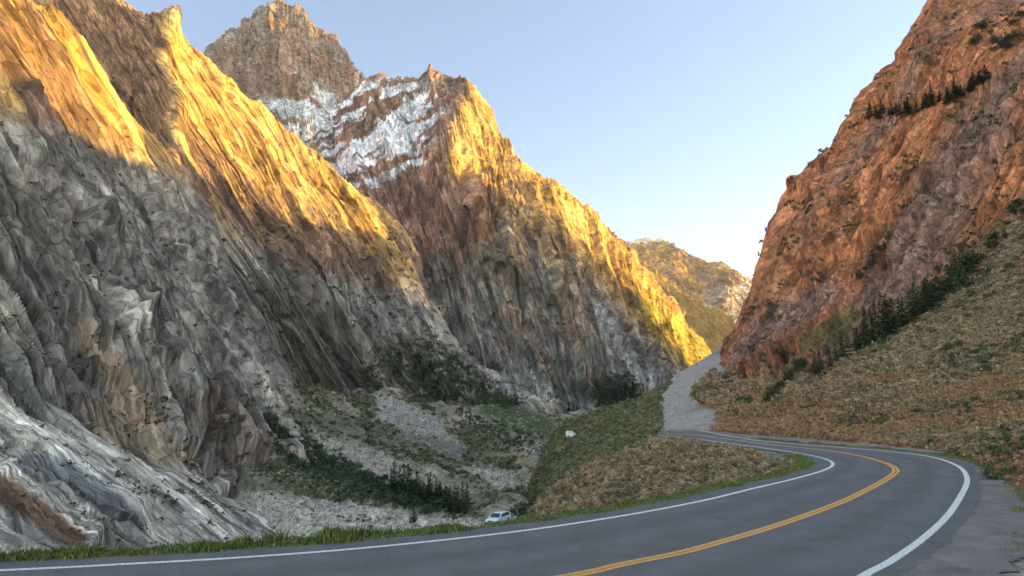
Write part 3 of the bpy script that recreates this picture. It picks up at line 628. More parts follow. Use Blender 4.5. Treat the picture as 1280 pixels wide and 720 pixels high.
def paint_mat(name, c):
    m, nt, b, L = nodes(name); N = nt.nodes
    g = N.new('ShaderNodeNewGeometry'); n = N.new('ShaderNodeTexNoise'); n.inputs['Scale'].default_value = 14; n.inputs['Detail'].default_value = 9; n.inputs['Roughness'].default_value = .8
    L.new(g.outputs['Position'], n.inputs['Vector'])
    r = N.new('ShaderNodeValToRGB'); r.color_ramp.elements[0].position = .36; r.color_ramp.elements[1].position = .52
    r.color_ramp.elements[0].color = (.09, .09, .095, 1); r.color_ramp.elements[1].color = (*c, 1)
    L.new(n.outputs['Fac'], r.inputs[0]); L.new(r.outputs[0], b.inputs['Base Color']); b.inputs['Roughness'].default_value = .6
    return m
M_ASPH = asphalt_mat('asphalt', (.098, .096, .098), .14); M_GRAV = asphalt_mat('gravel', (.145, .125, .12), .3)
M_WHITE = paint_mat('white_paint', (.72, .72, .70)); M_YEL = paint_mat('yellow_paint', (.72, .33, .03))
edge_n = fbm(np.stack([np.arange(NR)*.11, np.zeros(NR), np.zeros(NR)], 1), 4)
edge_m = fbm(np.stack([np.arange(NR)*.09, np.ones(NR)*5.3, np.zeros(NR)], 1), 4)
edge_f = RNG.normal(size=NR)
fx = np.linspace(0, 1, 61)[:, None]
tr = sum(np.exp(-((fx-c_)/.045)**2) for c_ in (.17, .38, .64, .85))
wear = (1+.13*tr-.12*np.exp(-((fx-.275)/.03)**2)-.12*np.exp(-((fx-.745)/.03)**2)) + .05*fbm(np.stack([np.arange(NR)*.05+fx*0, fx*8+np.zeros(NR), fx*0+np.zeros(NR)], -1), 3)
wear = np.repeat(wear[..., None], 3, -1)
strip('road', offs(I, -.95+edge_n*.10+edge_f*.03), offs(O, .62+edge_m*.14+edge_f*.05), .0, M_ASPH, 61, colr=wear)
nearw = np.clip((45-O[:, 1])/22, .35, 1)
strip('gravel_shoulder', offs(O, .3), offs(O, (2.1+edge_m*.3+edge_f*.04)*nearw+.3), -.006, M_GRAV, 6, colr=np.ones((6, NR, 3)))
strip('road_edge_line', offs(I, -.09), offs(I, .09), .005, M_WHITE)
strip('road_edge_line', offs(O, -.11), offs(O, .11), .005, M_WHITE)
strip('road_centre_line', offs(Yc, -.17), offs(Yc, -.02), .005, M_YEL)
strip('road_centre_line', offs(Yc, .02), offs(Yc, .17), .005, M_YEL)

# near ground sheet: level beside the road, falling away into the valley inside the bend
xs = np.linspace(-90, 70, 420); ys = np.linspace(-60, 100, 420)
GX, GY = np.meshgrid(xs, ys)
def pdist(X, Y, c):
    d = np.full(X.shape, 1e9)
    for q in c: d = np.minimum(d, np.hypot(X-q[0], Y-q[1]))
    return d
cc = np.concatenate([I[::9], O[::9], Yc[::9]])
cc = cc[~((cc[:, 0] < 13.5) & (cc[:, 1] > 56))]
dc = pdist(GX, GY, cc)
poly = [tuple(p) for p in O[::10]]
poly = [p for p in poly if p[1] < 70] + [(60, 70), (200, 0), (0, -200), (-200, -100), (-90, 3)]
flat = inside(GX, GY, poly)
nn = fbm(np.stack([GX, GY, GX*0], -1)/3.5, 4); 
GZ = -.03 - np.where(flat, 0, np.clip(dc-1.55, 0, 60)*1.1) + nn*.12*np.clip((dc-2.0)/3, 0, 1) - np.where(flat & (dc > 3.5), np.clip(dc-3.5, 0, 6)*.02, 0)
GZ = np.maximum(GZ, -30) + np.where(flat, -.02, 0)
Pg = np.stack([GX, GY, GZ], -1)
cg = mix(np.broadcast_to(col(.20, .175, .15), Pg.shape), col(.29, .25, .21), sst(fbm(Pg/1.2, 4), -.3, .4))
cg = mix(cg, SAGE, (~flat)*.6)
finish('roadside_ground', Pg, cg, terrain_mat('roadside_earth', .25, .6, .4))
gv = np.array([[-30000, -30000, -48], [30000, -30000, -48], [30000, 30000, -48], [-30000, 30000, -48]])
mesh_obj('ground', gv, np.array([[0, 1, 2, 3]]), terrain_mat('valley_floor', 6, .5, .3), np.tile(SAGE, (4, 1)), kind='structure')

# --- knoll inside the bend
near_e = [(664, 665.5), (705, 659.3), (760, 649.5), (820, 639), (880, 627), (940, 613.5), (985, 602.5), (1010, 594.5), (1022, 589.5), (1030, 585)]
rws = [np.array([ground(x, y-2.5, -.03) for x, y in near_e]),
       rows3([[(668, 661, 25.5), (706, 644, 27.5), (755, 628, 30), (812, 612, 32), (870, 602, 34.5), (925, 593, 36.5), (965, 588, 38.5), (992, 585, 39.5), (1010, 583.5, 40.3), (1024, 582, 40.8)]])[0],
       rows3([[(674, 650, 30), (704, 626, 33), (748, 604, 37), (800, 586, 41), (855, 578, 44), (905, 574, 45.5), (950, 574, 46), (978, 575, 45.5), (1000, 576.5, 44.7), (1018, 578.5, 43.6)]])[0],
       rows3([[(680, 638, 36), (708, 611, 41), (752, 584, 48), (798, 562, 56), (845, 549.5, 61), (893, 555, 54.0), (935, 561.5, 49.9), (968, 567, 47.5), (990, 571, 46), (1010, 574.5, 44.5)]])[0]]
rws[3][4:, 2] = -.03
rws[2][6:, 2] = np.minimum(rws[2][6:, 2], .35)
back1 = rws[3] + np.array([[-1.2, 2.5, -1.6]]*4 + [[-.6, .8, -.4]]*1 + [[0.02, .05, -.15]]*5)
back2 = rws[3] + np.array([[-7, 14, -12]]*4 + [[-3, 3, -4]]*1 + [[0.1, .3, -.6]]*5)
Pm = patch(rws+[back1, back2], 520, 330, [1.2, 1, 1, .25, .6])
Nm = facing(Pm, grid_normals(Pm))
edge = np.clip(pdist(Pm[..., 0], Pm[..., 1], I[::4])-1.3, 0, 2.5)/2.5
Pm = Pm + Nm*((fbm(Pm/4, 4)*.5+(ridged(Pm/1.6, 3)-.9)*.22)*edge)[..., None]
px, py = project(Pm)
n = fbm(Pm/1.5, 4); n2 = fbm(Pm/4+5, 3)
cm = mix(np.broadcast_to(col(.23, .17, .09), Pm.shape), col(.31, .19, .11), sst(n+n2*.5, -.3, .4))
cm = mix(cm, col(.34, .20, .13), region(px+n*5, py+n*4, [(902, 572), (916, 572), (922, 592), (915, 606), (902, 604), (898, 590)], 4)*.9)
cm = mix(cm, SAGE, sst(n2, .15, .5)*.5)
finish('knoll', Pm, cm, terrain_mat('knoll_earth', .35, .8, .4))

# ------------------------------------------------------------------ plants
def tag(o, label=None, cat=None, group=None, kind=None):
    if label: o['label'] = label
    if cat: o['category'] = cat
    if group: o['group'] = group
    if kind: o['kind'] = kind
    return o
def tufts(name, pos, size, cols, T=26, tall=.8, leaf=.3, label='', cat='shrubs'):
    """low shrubs: clouds of small leaf faces with gaps between them, one colour per plant with leaf variation"""
    m = len(pos); pos = np.asarray(pos); size = np.asarray(size)
    c = RNG.normal(size=(m, T, 3)); c /= np.linalg.norm(c, axis=2)[..., None]; c *= RNG.uniform(.35, 1, (m, T, 1))**.6
    c[..., 2] = np.abs(c[..., 2])*tall + .02
    sh = 1+.35*RNG.normal(size=(m, 1, 3)); sh[..., 2] = 1+.2*RNG.normal(size=(m, 1))
    c = c*sh*.5
    tr = RNG.normal(size=(m, T, 3, 3))*leaf*.5
    V = (c[:, :, None, :] + tr)*size[:, None, None, None] + pos[:, None, None, :]
    cc = cols[:, None, None, :]*(1+.16*RNG.uniform(-1, 1, (m, T, 1, 1)))*np.ones((1, 1, 3, 1))
    n = m*T
    o = mesh_obj(name, V.reshape(-1, 3), np.arange(n*3).reshape(n, 3), M_LEAF, cc.reshape(-1, 3), smooth=False)
    return tag(o, label, cat, kind='stuff')
def scatter(P, mask, n, lim=(-60, 1340, -60, 780)):
    px, py = project(P)
    a = np.abs(np.gradient(px, axis=1)*np.gradient(py, axis=0)-np.gradient(px, axis=0)*np.gradient(py, axis=1))
    w = np.clip(mask, 0, 1)*np.minimum(a, 12)*((px > lim[0]) & (px < lim[1]) & (py > lim[2]) & (py < lim[3]) & (P[..., 1] > 19.5))
    w = w.ravel(); w /= w.sum()
    k = RNG.choice(len(w), n, p=w)
    return P.reshape(-1, 3)[k] + RNG.normal(size=(n, 3))*np.array([.3, .3, 0]), k
def pal(n, lst, wts):
    k = RNG.choice(len(lst), n, p=np.array(wts)/sum(wts)); return np.array(lst)[k]*RNG.uniform(.85, 1.15, (n, 1))
TUFT = [col(.36, .26, .16), col(.28, .195, .12), col(.18, .145, .085), col(.10, .09, .05), col(.31, .165, .095)]
# red cliff apron
def ptuft(p):
    base = pal(len(p), TUFT, [4, 4.5, 4, 1.3, .8]); r_ = sst(fbm(p/9+2, 3)+np.clip((7-p[:, 2])/9, -.6, .8), .1, .7)*RNG.uniform(.2, .9, len(p))
    return mix(base, col(.33, .16, .08), r_)
px, py = project(P11)
n4 = fbm(P11/14+1, 3)
bm = bush*(P11[..., 2] > .02)
p, k = scatter(P11, bm*(.25+.75*sst(n4+.5*fbm(P11/4, 2), -.3, .35)), 26000)
sz_ = np.clip(p[:, 1]*.0072, .3, 1.5)*RNG.uniform(.55, 1.35, len(p))
tufts('slope_shrubs', p, sz_, ptuft(p), 30, .8, .25, 'tan and sage tufts of dry brush covering the slope under the red cliff')
p, k = scatter(P11, bm*sst(fbm(P11/16+8, 3), 0, .4), 420)
tufts('dark_slope_shrubs', p, np.clip(p[:, 1]*.013, .7, 2.6)*RNG.uniform(.6, 1.3, len(p)), pal(len(p), [col(.06, .07, .035), col(.10, .10, .05)], [2, 1]), 60, .9, .22, 'larger dark green shrubs dotted over the brush slope above the road')
p, k = scatter(P11, (1-bush)*sst(fbm(P11/20+4, 3), .1, .5), 1500)
tufts('cliff_shrubs', p, np.clip(p[:, 1]*.0085, .5, 3.6)*RNG.uniform(.5, 1.2, len(p)), pal(len(p), [col(.06, .06, .035), col(.11, .10, .05)], [2, 1]), 18, .8, .36, 'dark scrub clinging to cracks all over the red cliff')
# knoll
ok = (Pm[..., 1] > 10)*np.clip(pdist(Pm[..., 0], Pm[..., 1], I[::4])-1.2, 0, .5)*2
p, k = scatter(Pm, ok*(.4+.6*sst(n, -.4, .2)), 8000)
tufts('knoll_shrubs', p, np.clip(p[:, 1]*.0095, .2, .6)*RNG.uniform(.5, 1.5, len(p)), pal(len(p), TUFT, [4, 4, 3.4, 2, 1]), 44, .85, .2, 'dry tan and olive brush covering the knoll inside the bend')
# green hill
p, k = scatter(P9, 1-scm, 9000)
tufts('hill_shrubs', p, np.clip(p[:, 1]*.008, .5, 1.8)*RNG.uniform(.5, 1.3, len(p)), pal(len(p), [col(.125, .125, .06), col(.17, .16, .08), col(.25, .20, .115), col(.075, .085, .04)], [4, 3, 2, 2]), 34, .7, .25, 'low olive green brush covering the rounded hill past the bend')
p, k = scatter(P9, scm, 900)
tufts('scree_stones', p, np.clip(p[:, 1]*.0025, .12, .5)*RNG.uniform(.4, 1.5, len(p)), pal(len(p), [col(.42, .38, .35), col(.28, .25, .24)], [2, 1]), 10, .6, .55, 'loose grey stones lying on the scree fan past the bend', 'stones')
# valley
px8, py8 = project(P8)
mk = 1-.97*np.maximum.reduce([region(px8, py8, q, 5) for q in ([(598, 690), (596, 650), (615, 630), (655, 630), (650, 670), (640, 690)], [(465, 482), (478, 490), (545, 515), (592, 568), (560, 570), (500, 545), (470, 520)], [(300, 615), (380, 620), (520, 640), (640, 655), (600, 672), (380, 690), (250, 690)],
   [(380, 545), (430, 548), (500, 575), (505, 598), (470, 600), (400, 565)], [(590, 485), (640, 500), (700, 530), (695, 550), (640, 545), (600, 515)], [(590, 580), (640, 590), (650, 608), (615, 605)])])
p, k = scatter(P8, mk*(.06+.94*sst(fbm(stretch(P8, (.6, -.7, -.2), 3)/16+2, 3), -.12, .28)), 12000)
tufts('valley_shrubs', p, np.clip(p[:, 1]*.0085, .7, 3.2)*RNG.uniform(.5, 1.3, len(p)), pal(len(p), [col(.13, .14, .075), col(.18, .18, .10), col(.28, .25, .16), col(.065, .08, .04)], [4, 3, 2.4, 3]), 30, .8, .26, 'grey green brush covering the valley floor and lower slopes')
p, k = scatter(P8, (1-mk)*(.3+.7*sst(fbm(P8/9, 3), -.2, .3)), 5200)
tufts('slope_stones', p, np.clip(p[:, 1]*.0045, .3, 1.6)*RNG.uniform(.3, 1.3, len(p)), pal(len(p), [col(.50, .46, .40), col(.34, .31, .27), col(.20, .17, .14)], [3, 2, 1]), 10, .55, .5, 'loose pale stones and rubble on the bare patches of the left valley slope', 'stones')
band = np.maximum(region(px8, py8, [(310, 480), (340, 490), (390, 560), (500, 610), (560, 620), (540, 640), (430, 615), (350, 570)], 8), region(px8, py8, [(560, 500), (600, 520), (700, 560), (700, 575), (600, 545)], 6)*.5)
p, k = scatter(P8, band, 1500)
tufts('dark_thicket', p, np.clip(p[:, 1]*.012, 1.2, 3)*RNG.uniform(.5, 1.3, len(p)), pal(len(p), [col(.05, .075, .04), col(.075, .095, .05)], [3, 2]), 34, 1.0, .26, 'dark green thicket running down a fold of the left valley slope', 'thicket')
px6, py6 = project(P6)
b6 = region(px6, py6, [(500, 430), (560, 440), (640, 500), (600, 540), (480, 500), (440, 470)], 10)*sst(fbm(P6/9, 3), -.25, .1)+.05*sst(py6, 250, 330)
p, k = scatter(P6, b6, 3200)
px5, py5 = project(P5)
b5 = (1-.97*region(px5, py5, [(630, 450), (652, 450), (705, 488), (765, 510), (755, 522), (688, 512), (636, 484)], 4))*region(px5, py5, [(745, 478), (780, 468), (800, 485), (800, 512), (740, 508)], 8)+.015*sst(py5, 260, 330)
p2, k = scatter(P5, b5, 1100)
p = np.concatenate([p, p2])
tufts('mountain_scrub', p, np.clip(p[:, 1]*.008, 2, 6)*RNG.uniform(.4, 1.2, len(p)), pal(len(p), [col(.06, .075, .04), col(.10, .105, .06)], [3, 2]), 26, .9, .28, 'dark scrub speckled over the lower flanks of the two left mountains')
px7, py7 = project(P7)
p, k = scatter(P7, sst(fbm(P7/7, 4), .05, .45)*sst(py7, 100, 260)*(.3+.7*region(px7, py7, [(200, 480), (400, 480), (430, 660), (250, 640), (120, 600)], 20)), 2600)
tufts('cliff_scrub', p, np.clip(p[:, 1]*.0075, .35, 1.8)*RNG.uniform(.4, 1.2, len(p)), pal(len(p), [col(.06, .06, .04), col(.10, .09, .05), col(.20, .12, .07)], [3, 2, 1]), 18, .8, .34, 'small dark shrubs rooted in cracks of the pale cliff')

# grass verges
def grass(name, c, lo, hi, n, hgt, label, pals, wts, dens=None):
    u = RNG.integers(0, len(c)-1, n*2)
    if dens is not None: u = u[RNG.uniform(0, 1, len(u)) < dens[u]]
    u = u[:n]; m = len(u)
    t = np.gradient(c, axis=0); t /= np.linalg.norm(t, axis=1)[:, None]
    d = RNG.uniform(lo, hi, m) if np.isscalar(lo) else RNG.uniform(0, 1, m)*(hi-lo)[u]+lo[u]
    q = c[u] + np.stack([t[u, 1], -t[u, 0]], 1)*d[:, None] + RNG.normal(size=(m, 2))*.08
    cl = .25+1.5*np.clip(fbm(np.concatenate([q, np.zeros((m, 1))], 1)/1.3, 3)+.25, 0, 1.2)**1.3
    h = hgt*cl*RNG.uniform(.4, 1.15, m)*(1+1.1*sst(-q[:, 0], 1.5, 5))
    base = np.concatenate([q, np.full((m, 1), -.04)], 1)
    a = RNG.uniform(0, 2*math.pi, m); wd = RNG.uniform(.012, .03, m)
    side = np.stack([np.cos(a)*wd, np.sin(a)*wd, np.zeros(m)], 1)
    lean = np.stack([RNG.normal(size=m)*.35*h, RNG.normal(size=m)*.35*h, h], 1)
    V = np.stack([base-side, base+side, base+lean*.6+side*.6, base+lean, base+lean*.6-side*.6], 1)
    Fq = np.arange(m*5).reshape(m, 5)
    co = pal(m, pals, wts)
    o = mesh_obj(name, V.reshape(-1, 3), Fq, M_LEAF, np.repeat(co, 5, 0), smooth=False)
    return tag(o, label, 'grass', kind='stuff')
GP = [col(.13, .17, .04), col(.08, .11, .03), col(.27, .25, .10), col(.05, .075, .025)]
sel = (I[:, 1] < 60)
gap = 1-.0*I[:, 0]
Iv = I[(I[:, 0] > -26) & (np.arange(NR) < np.argmax(I[:, 0])+6)]
den = .55+.45*sst(fbm(np.stack([np.arange(len(Iv))*.05, np.zeros(len(Iv)), np.zeros(len(Iv))], 1), 3), -.4, .2)
xx = Iv[:, 0]; den[(xx > -.75) & (xx < -.1)] *= .15
grass('verge_grass', Iv, -1.75, -.90, 60000, .13, 'bright green grass along the inside edge of the road', GP, [4, 3, 2, 2], den)
Ov = O[(O[:, 0] > 10) & (O[:, 1] < 60) & (O[:, 1] > 20)]
k_ = np.clip((45-Ov[:, 1])/22, .3, 1)
grass('shoulder_weeds', Ov, 1.5*k_+.4, 5.0*k_+.8, 36000, .10, 'thin weeds growing between the gravel shoulder and the slope', [col(.12, .14, .04), col(.20, .18, .09), col(.07, .09, .03)], [3, 3, 2])

# --- trees
BARK = leaf_mat('bark'); 
def conifer_meshes(seed, full=.5, dark=1.0):
    rg = np.random.default_rng(seed)
    V = []; Cc = []
    nl = 17
    for i in range(nl):
        f = i/(nl-1); z = .06+.92*f; rad = (1-f)**.8*(.17+.05*full)*rg.uniform(.75, 1.2)+.008
        nb = int(10-5*f)
        for j in range(nb):
            a = rg.uniform(0, 2*math.pi); rr_ = rad*rg.uniform(.65, 1.15)
            for q in range(5):
                t = rg.uniform(.15, 1); c = np.array([math.cos(a)*rr_*t, math.sin(a)*rr_*t, z - .10*rr_*t/.2*.5 + rg.normal()*.012])
                V.append(c + rg.normal(size=(3, 3))*np.array([.030, .030, .017])*(1.15-.6*f)); Cc.append(np.tile(col(.030, .042, .022)*dark*rg.uniform(.6, 1.5), (3, 1)))
    V = np.concatenate(V); Cc = np.concatenate(Cc)
    k = 6; tv = []
    for z, r_ in ((-.04, .016), (.3, .011), (.7, .006), (.99, .001)):
        for q in range(k): tv.append((math.cos(q*2*math.pi/k)*r_, math.sin(q*2*math.pi/k)*r_, z))
    tf = [(l*k+q, l*k+(q+1) % k, (l+1)*k+(q+1) % k, (l+1)*k+q) for l in range(3) for q in range(k)]
    return V, Cc, np.array(tv), np.array(tf)
def round_meshes(seed):
    rg = np.random.default_rng(seed); n_ = 420
    lob = np.array([rg.normal(size=3)*np.array([.2, .2, .13])+np.array([0, 0, .58]) for _ in range(6)])
    c = lob[rg.integers(0, 6, n_)] + rg.normal(size=(n_, 3))*np.array([.13, .13, .12])
    V = (c[:, None, :]+rg.normal(size=(n_, 3, 3))*.045); V[..., 2] = np.maximum(V[..., 2], .1)
    Cc = np.repeat(col(.035, .045, .022)*rg.uniform(.6, 1.5, (n_, 1)), 3, 0)
    k = 6; tv = []
    for (x, y, z, r_) in ((0, 0, -.06, .035), (.01, .02, .2, .025), (.04, .0, .42, .017), (.02, .02, .62, .006)):
        for q in range(k): tv.append((x+math.cos(q*2*math.pi/k)*r_, y+math.sin(q*2*math.pi/k)*r_, z))
    tf = [(l*k+q, l*k+(q+1) % k, (l+1)*k+(q+1) % k, (l+1)*k+q) for l in range(3) for q in range(k)]
    return V.reshape(-1, 3), Cc, np.array(tv), np.array(tf)
PROTO = {}
def proto(kind, i):
    if (kind, i) in PROTO: return PROTO[(kind, i)]
    V, Cc, tv, tf = conifer_meshes(50+i, full=i*.22) if kind == 'conifer_tree' else round_meshes(90+i)
    a = mesh_obj('crown', V, np.arange(len(V)).reshape(-1, 3), M_LEAF, Cc, smooth=False)
    b = mesh_obj('trunk', tv, tf, BARK, np.tile(col(.10, .075, .055), (len(tv), 1)))
    PROTO[(kind, i)] = (a, b, []); return PROTO[(kind, i)]
def tree(p, h, label, group=None, kind='conifer_tree', wide=1.0):
    a, b, used = proto(kind, random.randrange(5))
    if used: a = a.copy(); b = b.copy(); C.objects.link(a); C.objects.link(b)
    used.append(1)
    e = bpy.data.objects.new(kind, None); C.objects.link(e)
    e.location = [float(v) for v in p]; e.scale = (float(h*wide), float(h*wide), float(h)); e.rotation_euler = (0, 0, random.uniform(0, 6.28))
    a.parent = e; b.parent = e
    tag(e, label, 'tree', group)
    return e
def sized(p, px_h): return px_h/F*p[1]
ORD = ['first', 'second', 'third', 'fourth', 'fifth', 'sixth', 'seventh', 'eighth', 'ninth', 'tenth', 'eleventh', 'twelfth', 'thirteenth', 'fourteenth', 'fifteenth', 'sixteenth', 'seventeenth', 'eighteenth', 'nineteenth', 'twentieth', 'twenty-first', 'twenty-second', 'twenty-third', 'twenty-fourth', 'twenty-fifth', 'twenty-sixth']
def row(P, pts, n, hlo, hhi, lab, group, kind='conifer_tree', wide=1.0, jit=3, jy=2, ordinal=True, dz=.0):
    """n trees along a line of surveyed points, hlo..hhi = apparent height"""
    c = cr(np.array(pts, float), n); out = []
    for x, y in c:
        p = surf(P, x+random.uniform(-jit, jit), y+random.uniform(-jy, jy)); p[2] -= .3
        out.append((project(p)[0], p))
    out.sort(key=lambda q: q[0])
    for i, (x, p) in enumerate(out):
        tree(p, sized(p, random.uniform(hlo, hhi)), lab % (ORD[i] if ordinal else ''), group, kind, wide*random.uniform(.8, 1.2))
# ledge across the red cliff
row(P11, [(1084, 146), (1110, 143), (1140, 140), (1165, 130), (1190, 123), (1212, 112), (1232, 98)], 26, 13, 23, 'dark conifer on the high ledge of the cliff, %s from left', 'conifers on the cliff ledge', wide=1.9)
for i, (x, y, h) in enumerate([(1162, 122, 27), (1192, 116, 24), (1135, 140, 25)]):
    p = surf(P11, x, y); tree(p, sized(p, h), 'tall conifer above the cliff ledge row, %s of three' % ['middle one', 'right hand one', 'left hand one'][i], 'conifers on the cliff ledge', wide=1.1)
row(P11, [(1215, 58), (1228, 40), (1240, 52), (1252, 56), (1262, 50)], 12, 10, 17, 'round dark tree in the cluster high on the cliff, %s from left', 'round trees high on the cliff', 'round_tree', 1.1, 4, 6)
row(P11, [(1268, 30), (1280, 16), (1290, 30)], 4, 11, 16, 'round dark tree at the top right corner, %s from left', 'round trees high on the cliff', 'round_tree', 1.1, 3, 3)
row(P11, [(1074, 348), (1082, 338), (1090, 328), (1098, 315), (1108, 303)], 9, 9, 16, 'small tree in the short diagonal line below the red face, %s from left', 'trees in the short diagonal line', 'round_tree', 1.1, 2, 3)
row(P11, [(960, 500), (970, 488), (982, 476), (995, 464), (1003, 456)], 12, 12, 19, 'dark bushy tree in the lower diagonal clump, %s from left', 'trees in the lower diagonal clump', 'round_tree', 1.0, 2, 3)
row(P11, [(1020, 466), (1035, 458), (1048, 450), (1064, 440), (1070, 436)], 8, 24, 36, 'dark conifer at the lower end of the main grove, %s from left', 'conifers in the main grove', wide=1.25)
row(P11, [(1078, 432), (1088, 428), (1098, 424), (1108, 420), (1114, 415)], 8, 44, 74, 'very tall conifer at the heart of the main grove, %s from left', 'conifers in the main grove', wide=1.15)
row(P11, [(1114, 416), (1126, 408), (1138, 400), (1150, 392), (1160, 386), (1172, 378)], 12, 28, 50, 'dark conifer on the upper half of the main grove, %s from left', 'conifers in the main grove', wide=1.25)
row(P11, [(1160, 384), (1174, 372), (1188, 362), (1200, 352), (1212, 340)], 9, 22, 34, 'bushy tree at the top end of the main grove, %s from left', 'round trees at the top of the grove', 'round_tree', 1.15)
row(P11, [(1222, 330), (1238, 312), (1252, 296), (1262, 270), (1275, 256), (1285, 262)], 13, 8, 16, 'small dark tree along the top of the brush slope, %s from left', 'trees along the top of the brush slope', 'round_tree', 1.2, 4, 5)
# valley floor
row(P8, [(488, 612), (510, 618), (530, 622), (550, 628), (568, 633), (583, 637)], 24, 22, 36, 'dark conifer in the valley floor clump, %s from left', 'conifers in the valley floor clump', wide=1.3, jy=6)
p = surf(P8, 516, 650); tree(p, sized(p, 24), 'lone dark conifer just in front of the valley floor clump', wide=1.4)
for i, (x, h, d_) in enumerate([(652, 30, 0), (662, 34, 1.5), (672, 27, 2)]):
    p = at(x, 663, 72+d_); tree(p, sized(p, h), 'large dark round tree right of the parked car, %s of three' % ['left one', 'middle one', 'right one'][i], 'round trees by the parked car', 'round_tree', 1.0)
row(P5, [(585, 445), (600, 462), (625, 480), (660, 500), (700, 518), (730, 526), (752, 524)], 64, 9, 15, 'small dark conifer in the long belt below the pale scree chute%s', 'conifers in the belt below the scree chute', wide=1.5, jit=4, jy=5, ordinal=False)
row(P5, [(745, 512), (760, 502), (775, 495), (790, 498), (800, 500)], 22, 8, 14, 'small dark conifer in the wood between the two scree chutes%s', 'conifers between the scree chutes', wide=1.5, jit=6, jy=12, ordinal=False)
row(P6, [(510, 440), (540, 470), (570, 500), (600, 520)], 26, 8, 14, 'small dark conifer scattered at the foot of the golden shouldered mountain%s', 'conifers at the foot of the middle mountain', wide=1.5, jit=14, jy=10, ordinal=False)

def rock(name, p, r_, label, c_, group=None, seed=0):
    bm_ = __import__('bmesh').new(); __import__('bmesh').ops.create_icosphere(bm_, subdivisions=3, radius=1)
    v = np.array([q.co[:] for q in bm_.verts]); f = np.array([[x.index for x in q.verts] for q in bm_.faces]); bm_.free()
    v = v*(1+.45*perlin(v*1.1+seed*3.7)[:, None]+.12*perlin(v*3+seed)[:, None])
    v = np.sign(v)*np.minimum(np.abs(v), .8)*np.array([1.15, .9, .7])*r_
    o = mesh_obj(name, v, f, M_ROCK, np.tile(c_, (len(v), 1)), smooth=False)
    a_ = o.data.attributes.new('Grain', 'FLOAT_VECTOR', 'POINT'); a_.data.foreach_set('vector', (v*1.0).astype(np.float32).ravel())
    o.location = [float(q) for q in p]; o.rotation_euler = (0, 0, seed*1.3)
    return tag(o, label, 'boulder', group)
M_ROCK = terrain_mat('boulder_rock', .4, .7, .3)
for i, (x, y, r_) in enumerate([(601, 664, .7), (610, 669, .9), (640, 654, .9), (637, 662, .8), (648, 655, 1.0), (646, 647, .7), (631, 667, .7), (656, 661, .8)]):
    q = surf(P8, x, y); q[2] += .15; rock('boulder', q, r_, 'pale boulder around the parked car, %s from the left' % ORD[[0, 1, 4, 3, 6, 5, 2, 7][i]], col(.62, .60, .57), 'boulders by the parked car', i)
q = surf(P9, 712, 541); rock('boulder', q+np.array([0, -1, .3]), 1.6, 'white boulder on the left shoulder of the rounded green hill', col(.75, .73, .70), seed=11)

# --- parked car in the clearing below the verge
def simple_mat(name, c, rough=.4, metal=0, coat=0):
    m, nt_, b_, L_ = nodes(name); n_ = nt_.nodes.new('ShaderNodeTexNoise'); n_.inputs['Scale'].default_value = 6; n_.inputs['Detail'].default_value = 5
    r_ = nt_.nodes.new('ShaderNodeMapRange'); r_.inputs[3].default_value = .85; r_.inputs[4].default_value = 1.1; L_.new(n_.outputs['Fac'], r_.inputs[0])
    x_ = nt_.nodes.new('ShaderNodeMix'); x_.data_type = 'RGBA'; x_.blend_type = 'MULTIPLY'; x_.inputs[0].default_value = 1; x_.inputs[6].default_value = (*c, 1)
    L_.new(r_.outputs[0], x_.inputs[7]); L_.new(x_.outputs[2], b_.inputs['Base Color'])
    b_.inputs['Roughness'].default_value = rough; b_.inputs['Metallic'].default_value = metal; b_.inputs['Coat Weight'].default_value = coat
    return m
import bmesh
def bm_obj(name, bm, mat, parent, smooth=True):
    bmesh.ops.recalc_face_normals(bm, faces=bm.faces); me = bpy.data.meshes.new(name); bm.to_mesh(me); bm.free(); me.materials.append(mat)
    for p_ in me.polygons: p_.use_smooth = smooth
    o = bpy.data.objects.new(name, me); C.objects.link(o); o.parent = parent; return o
def side_prism(prof_, hw, taper=None, bev=.06):
    """profile in x,z (car length, height) made solid across the width; taper narrows the upper points"""
    bm = bmesh.new(); L_ = []; R_ = []
    for (x, z) in prof_:
        k_ = hw*(1-(taper or 0)*max(0, z-.95)); L_.append(bm.verts.new((x, -k_, z))); R_.append(bm.verts.new((x, k_, z)))
    bm.faces.new(L_); bm.faces.new(R_[::-1]); n_ = len(prof_)
    for i in range(n_): bm.faces.new((L_[i], R_[i], R_[(i+1) % n_], L_[(i+1) % n_]))
    if bev: bmesh.ops.bevel(bm, geom=bm.edges[:], offset=bev, segments=2, profile=.6, affect='EDGES')
    return bm
def quad_prism(pts, thick):
    bm = bmesh.new(); v = [bm.verts.new(p_) for p_ in pts]; f = bm.faces.new(v); bm.normal_update()
    n_ = f.normal.copy(); e = bmesh.ops.extrude_face_region(bm, geom=[f]); bmesh.ops.translate(bm, verts=[x for x in e['geom'] if isinstance(x, bmesh.types.BMVert)], vec=n_*thick); return bm
paint = simple_mat('pale_blue_paint', (.62, .70, .74), .25, 0, .6); glass = simple_mat('dark_glass', (.02, .03, .035), .08); rub = simple_mat('rubber', (.02, .02, .02), .8)
alloy = simple_mat('alloy', (.5, .5, .52), .35, .8); trim = simple_mat('black_trim', (.03, .03, .032), .6); lampm = simple_mat('lamp_lens', (.85, .86, .82), .15); redl = simple_mat('red_lens', (.45, .03, .02), .2)
q = surf(P8, 624, 654)
car = bpy.data.objects.new('parked_car', None); C.objects.link(car); car.location = (float(q[0]), float(q[1]), float(q[2])+.25); car.rotation_euler = (0, R(1), R(-118)); car.scale = (1.12, 1.12, 1.12)
tag(car, 'pale blue car parked among boulders in the clearing below the road', 'car')
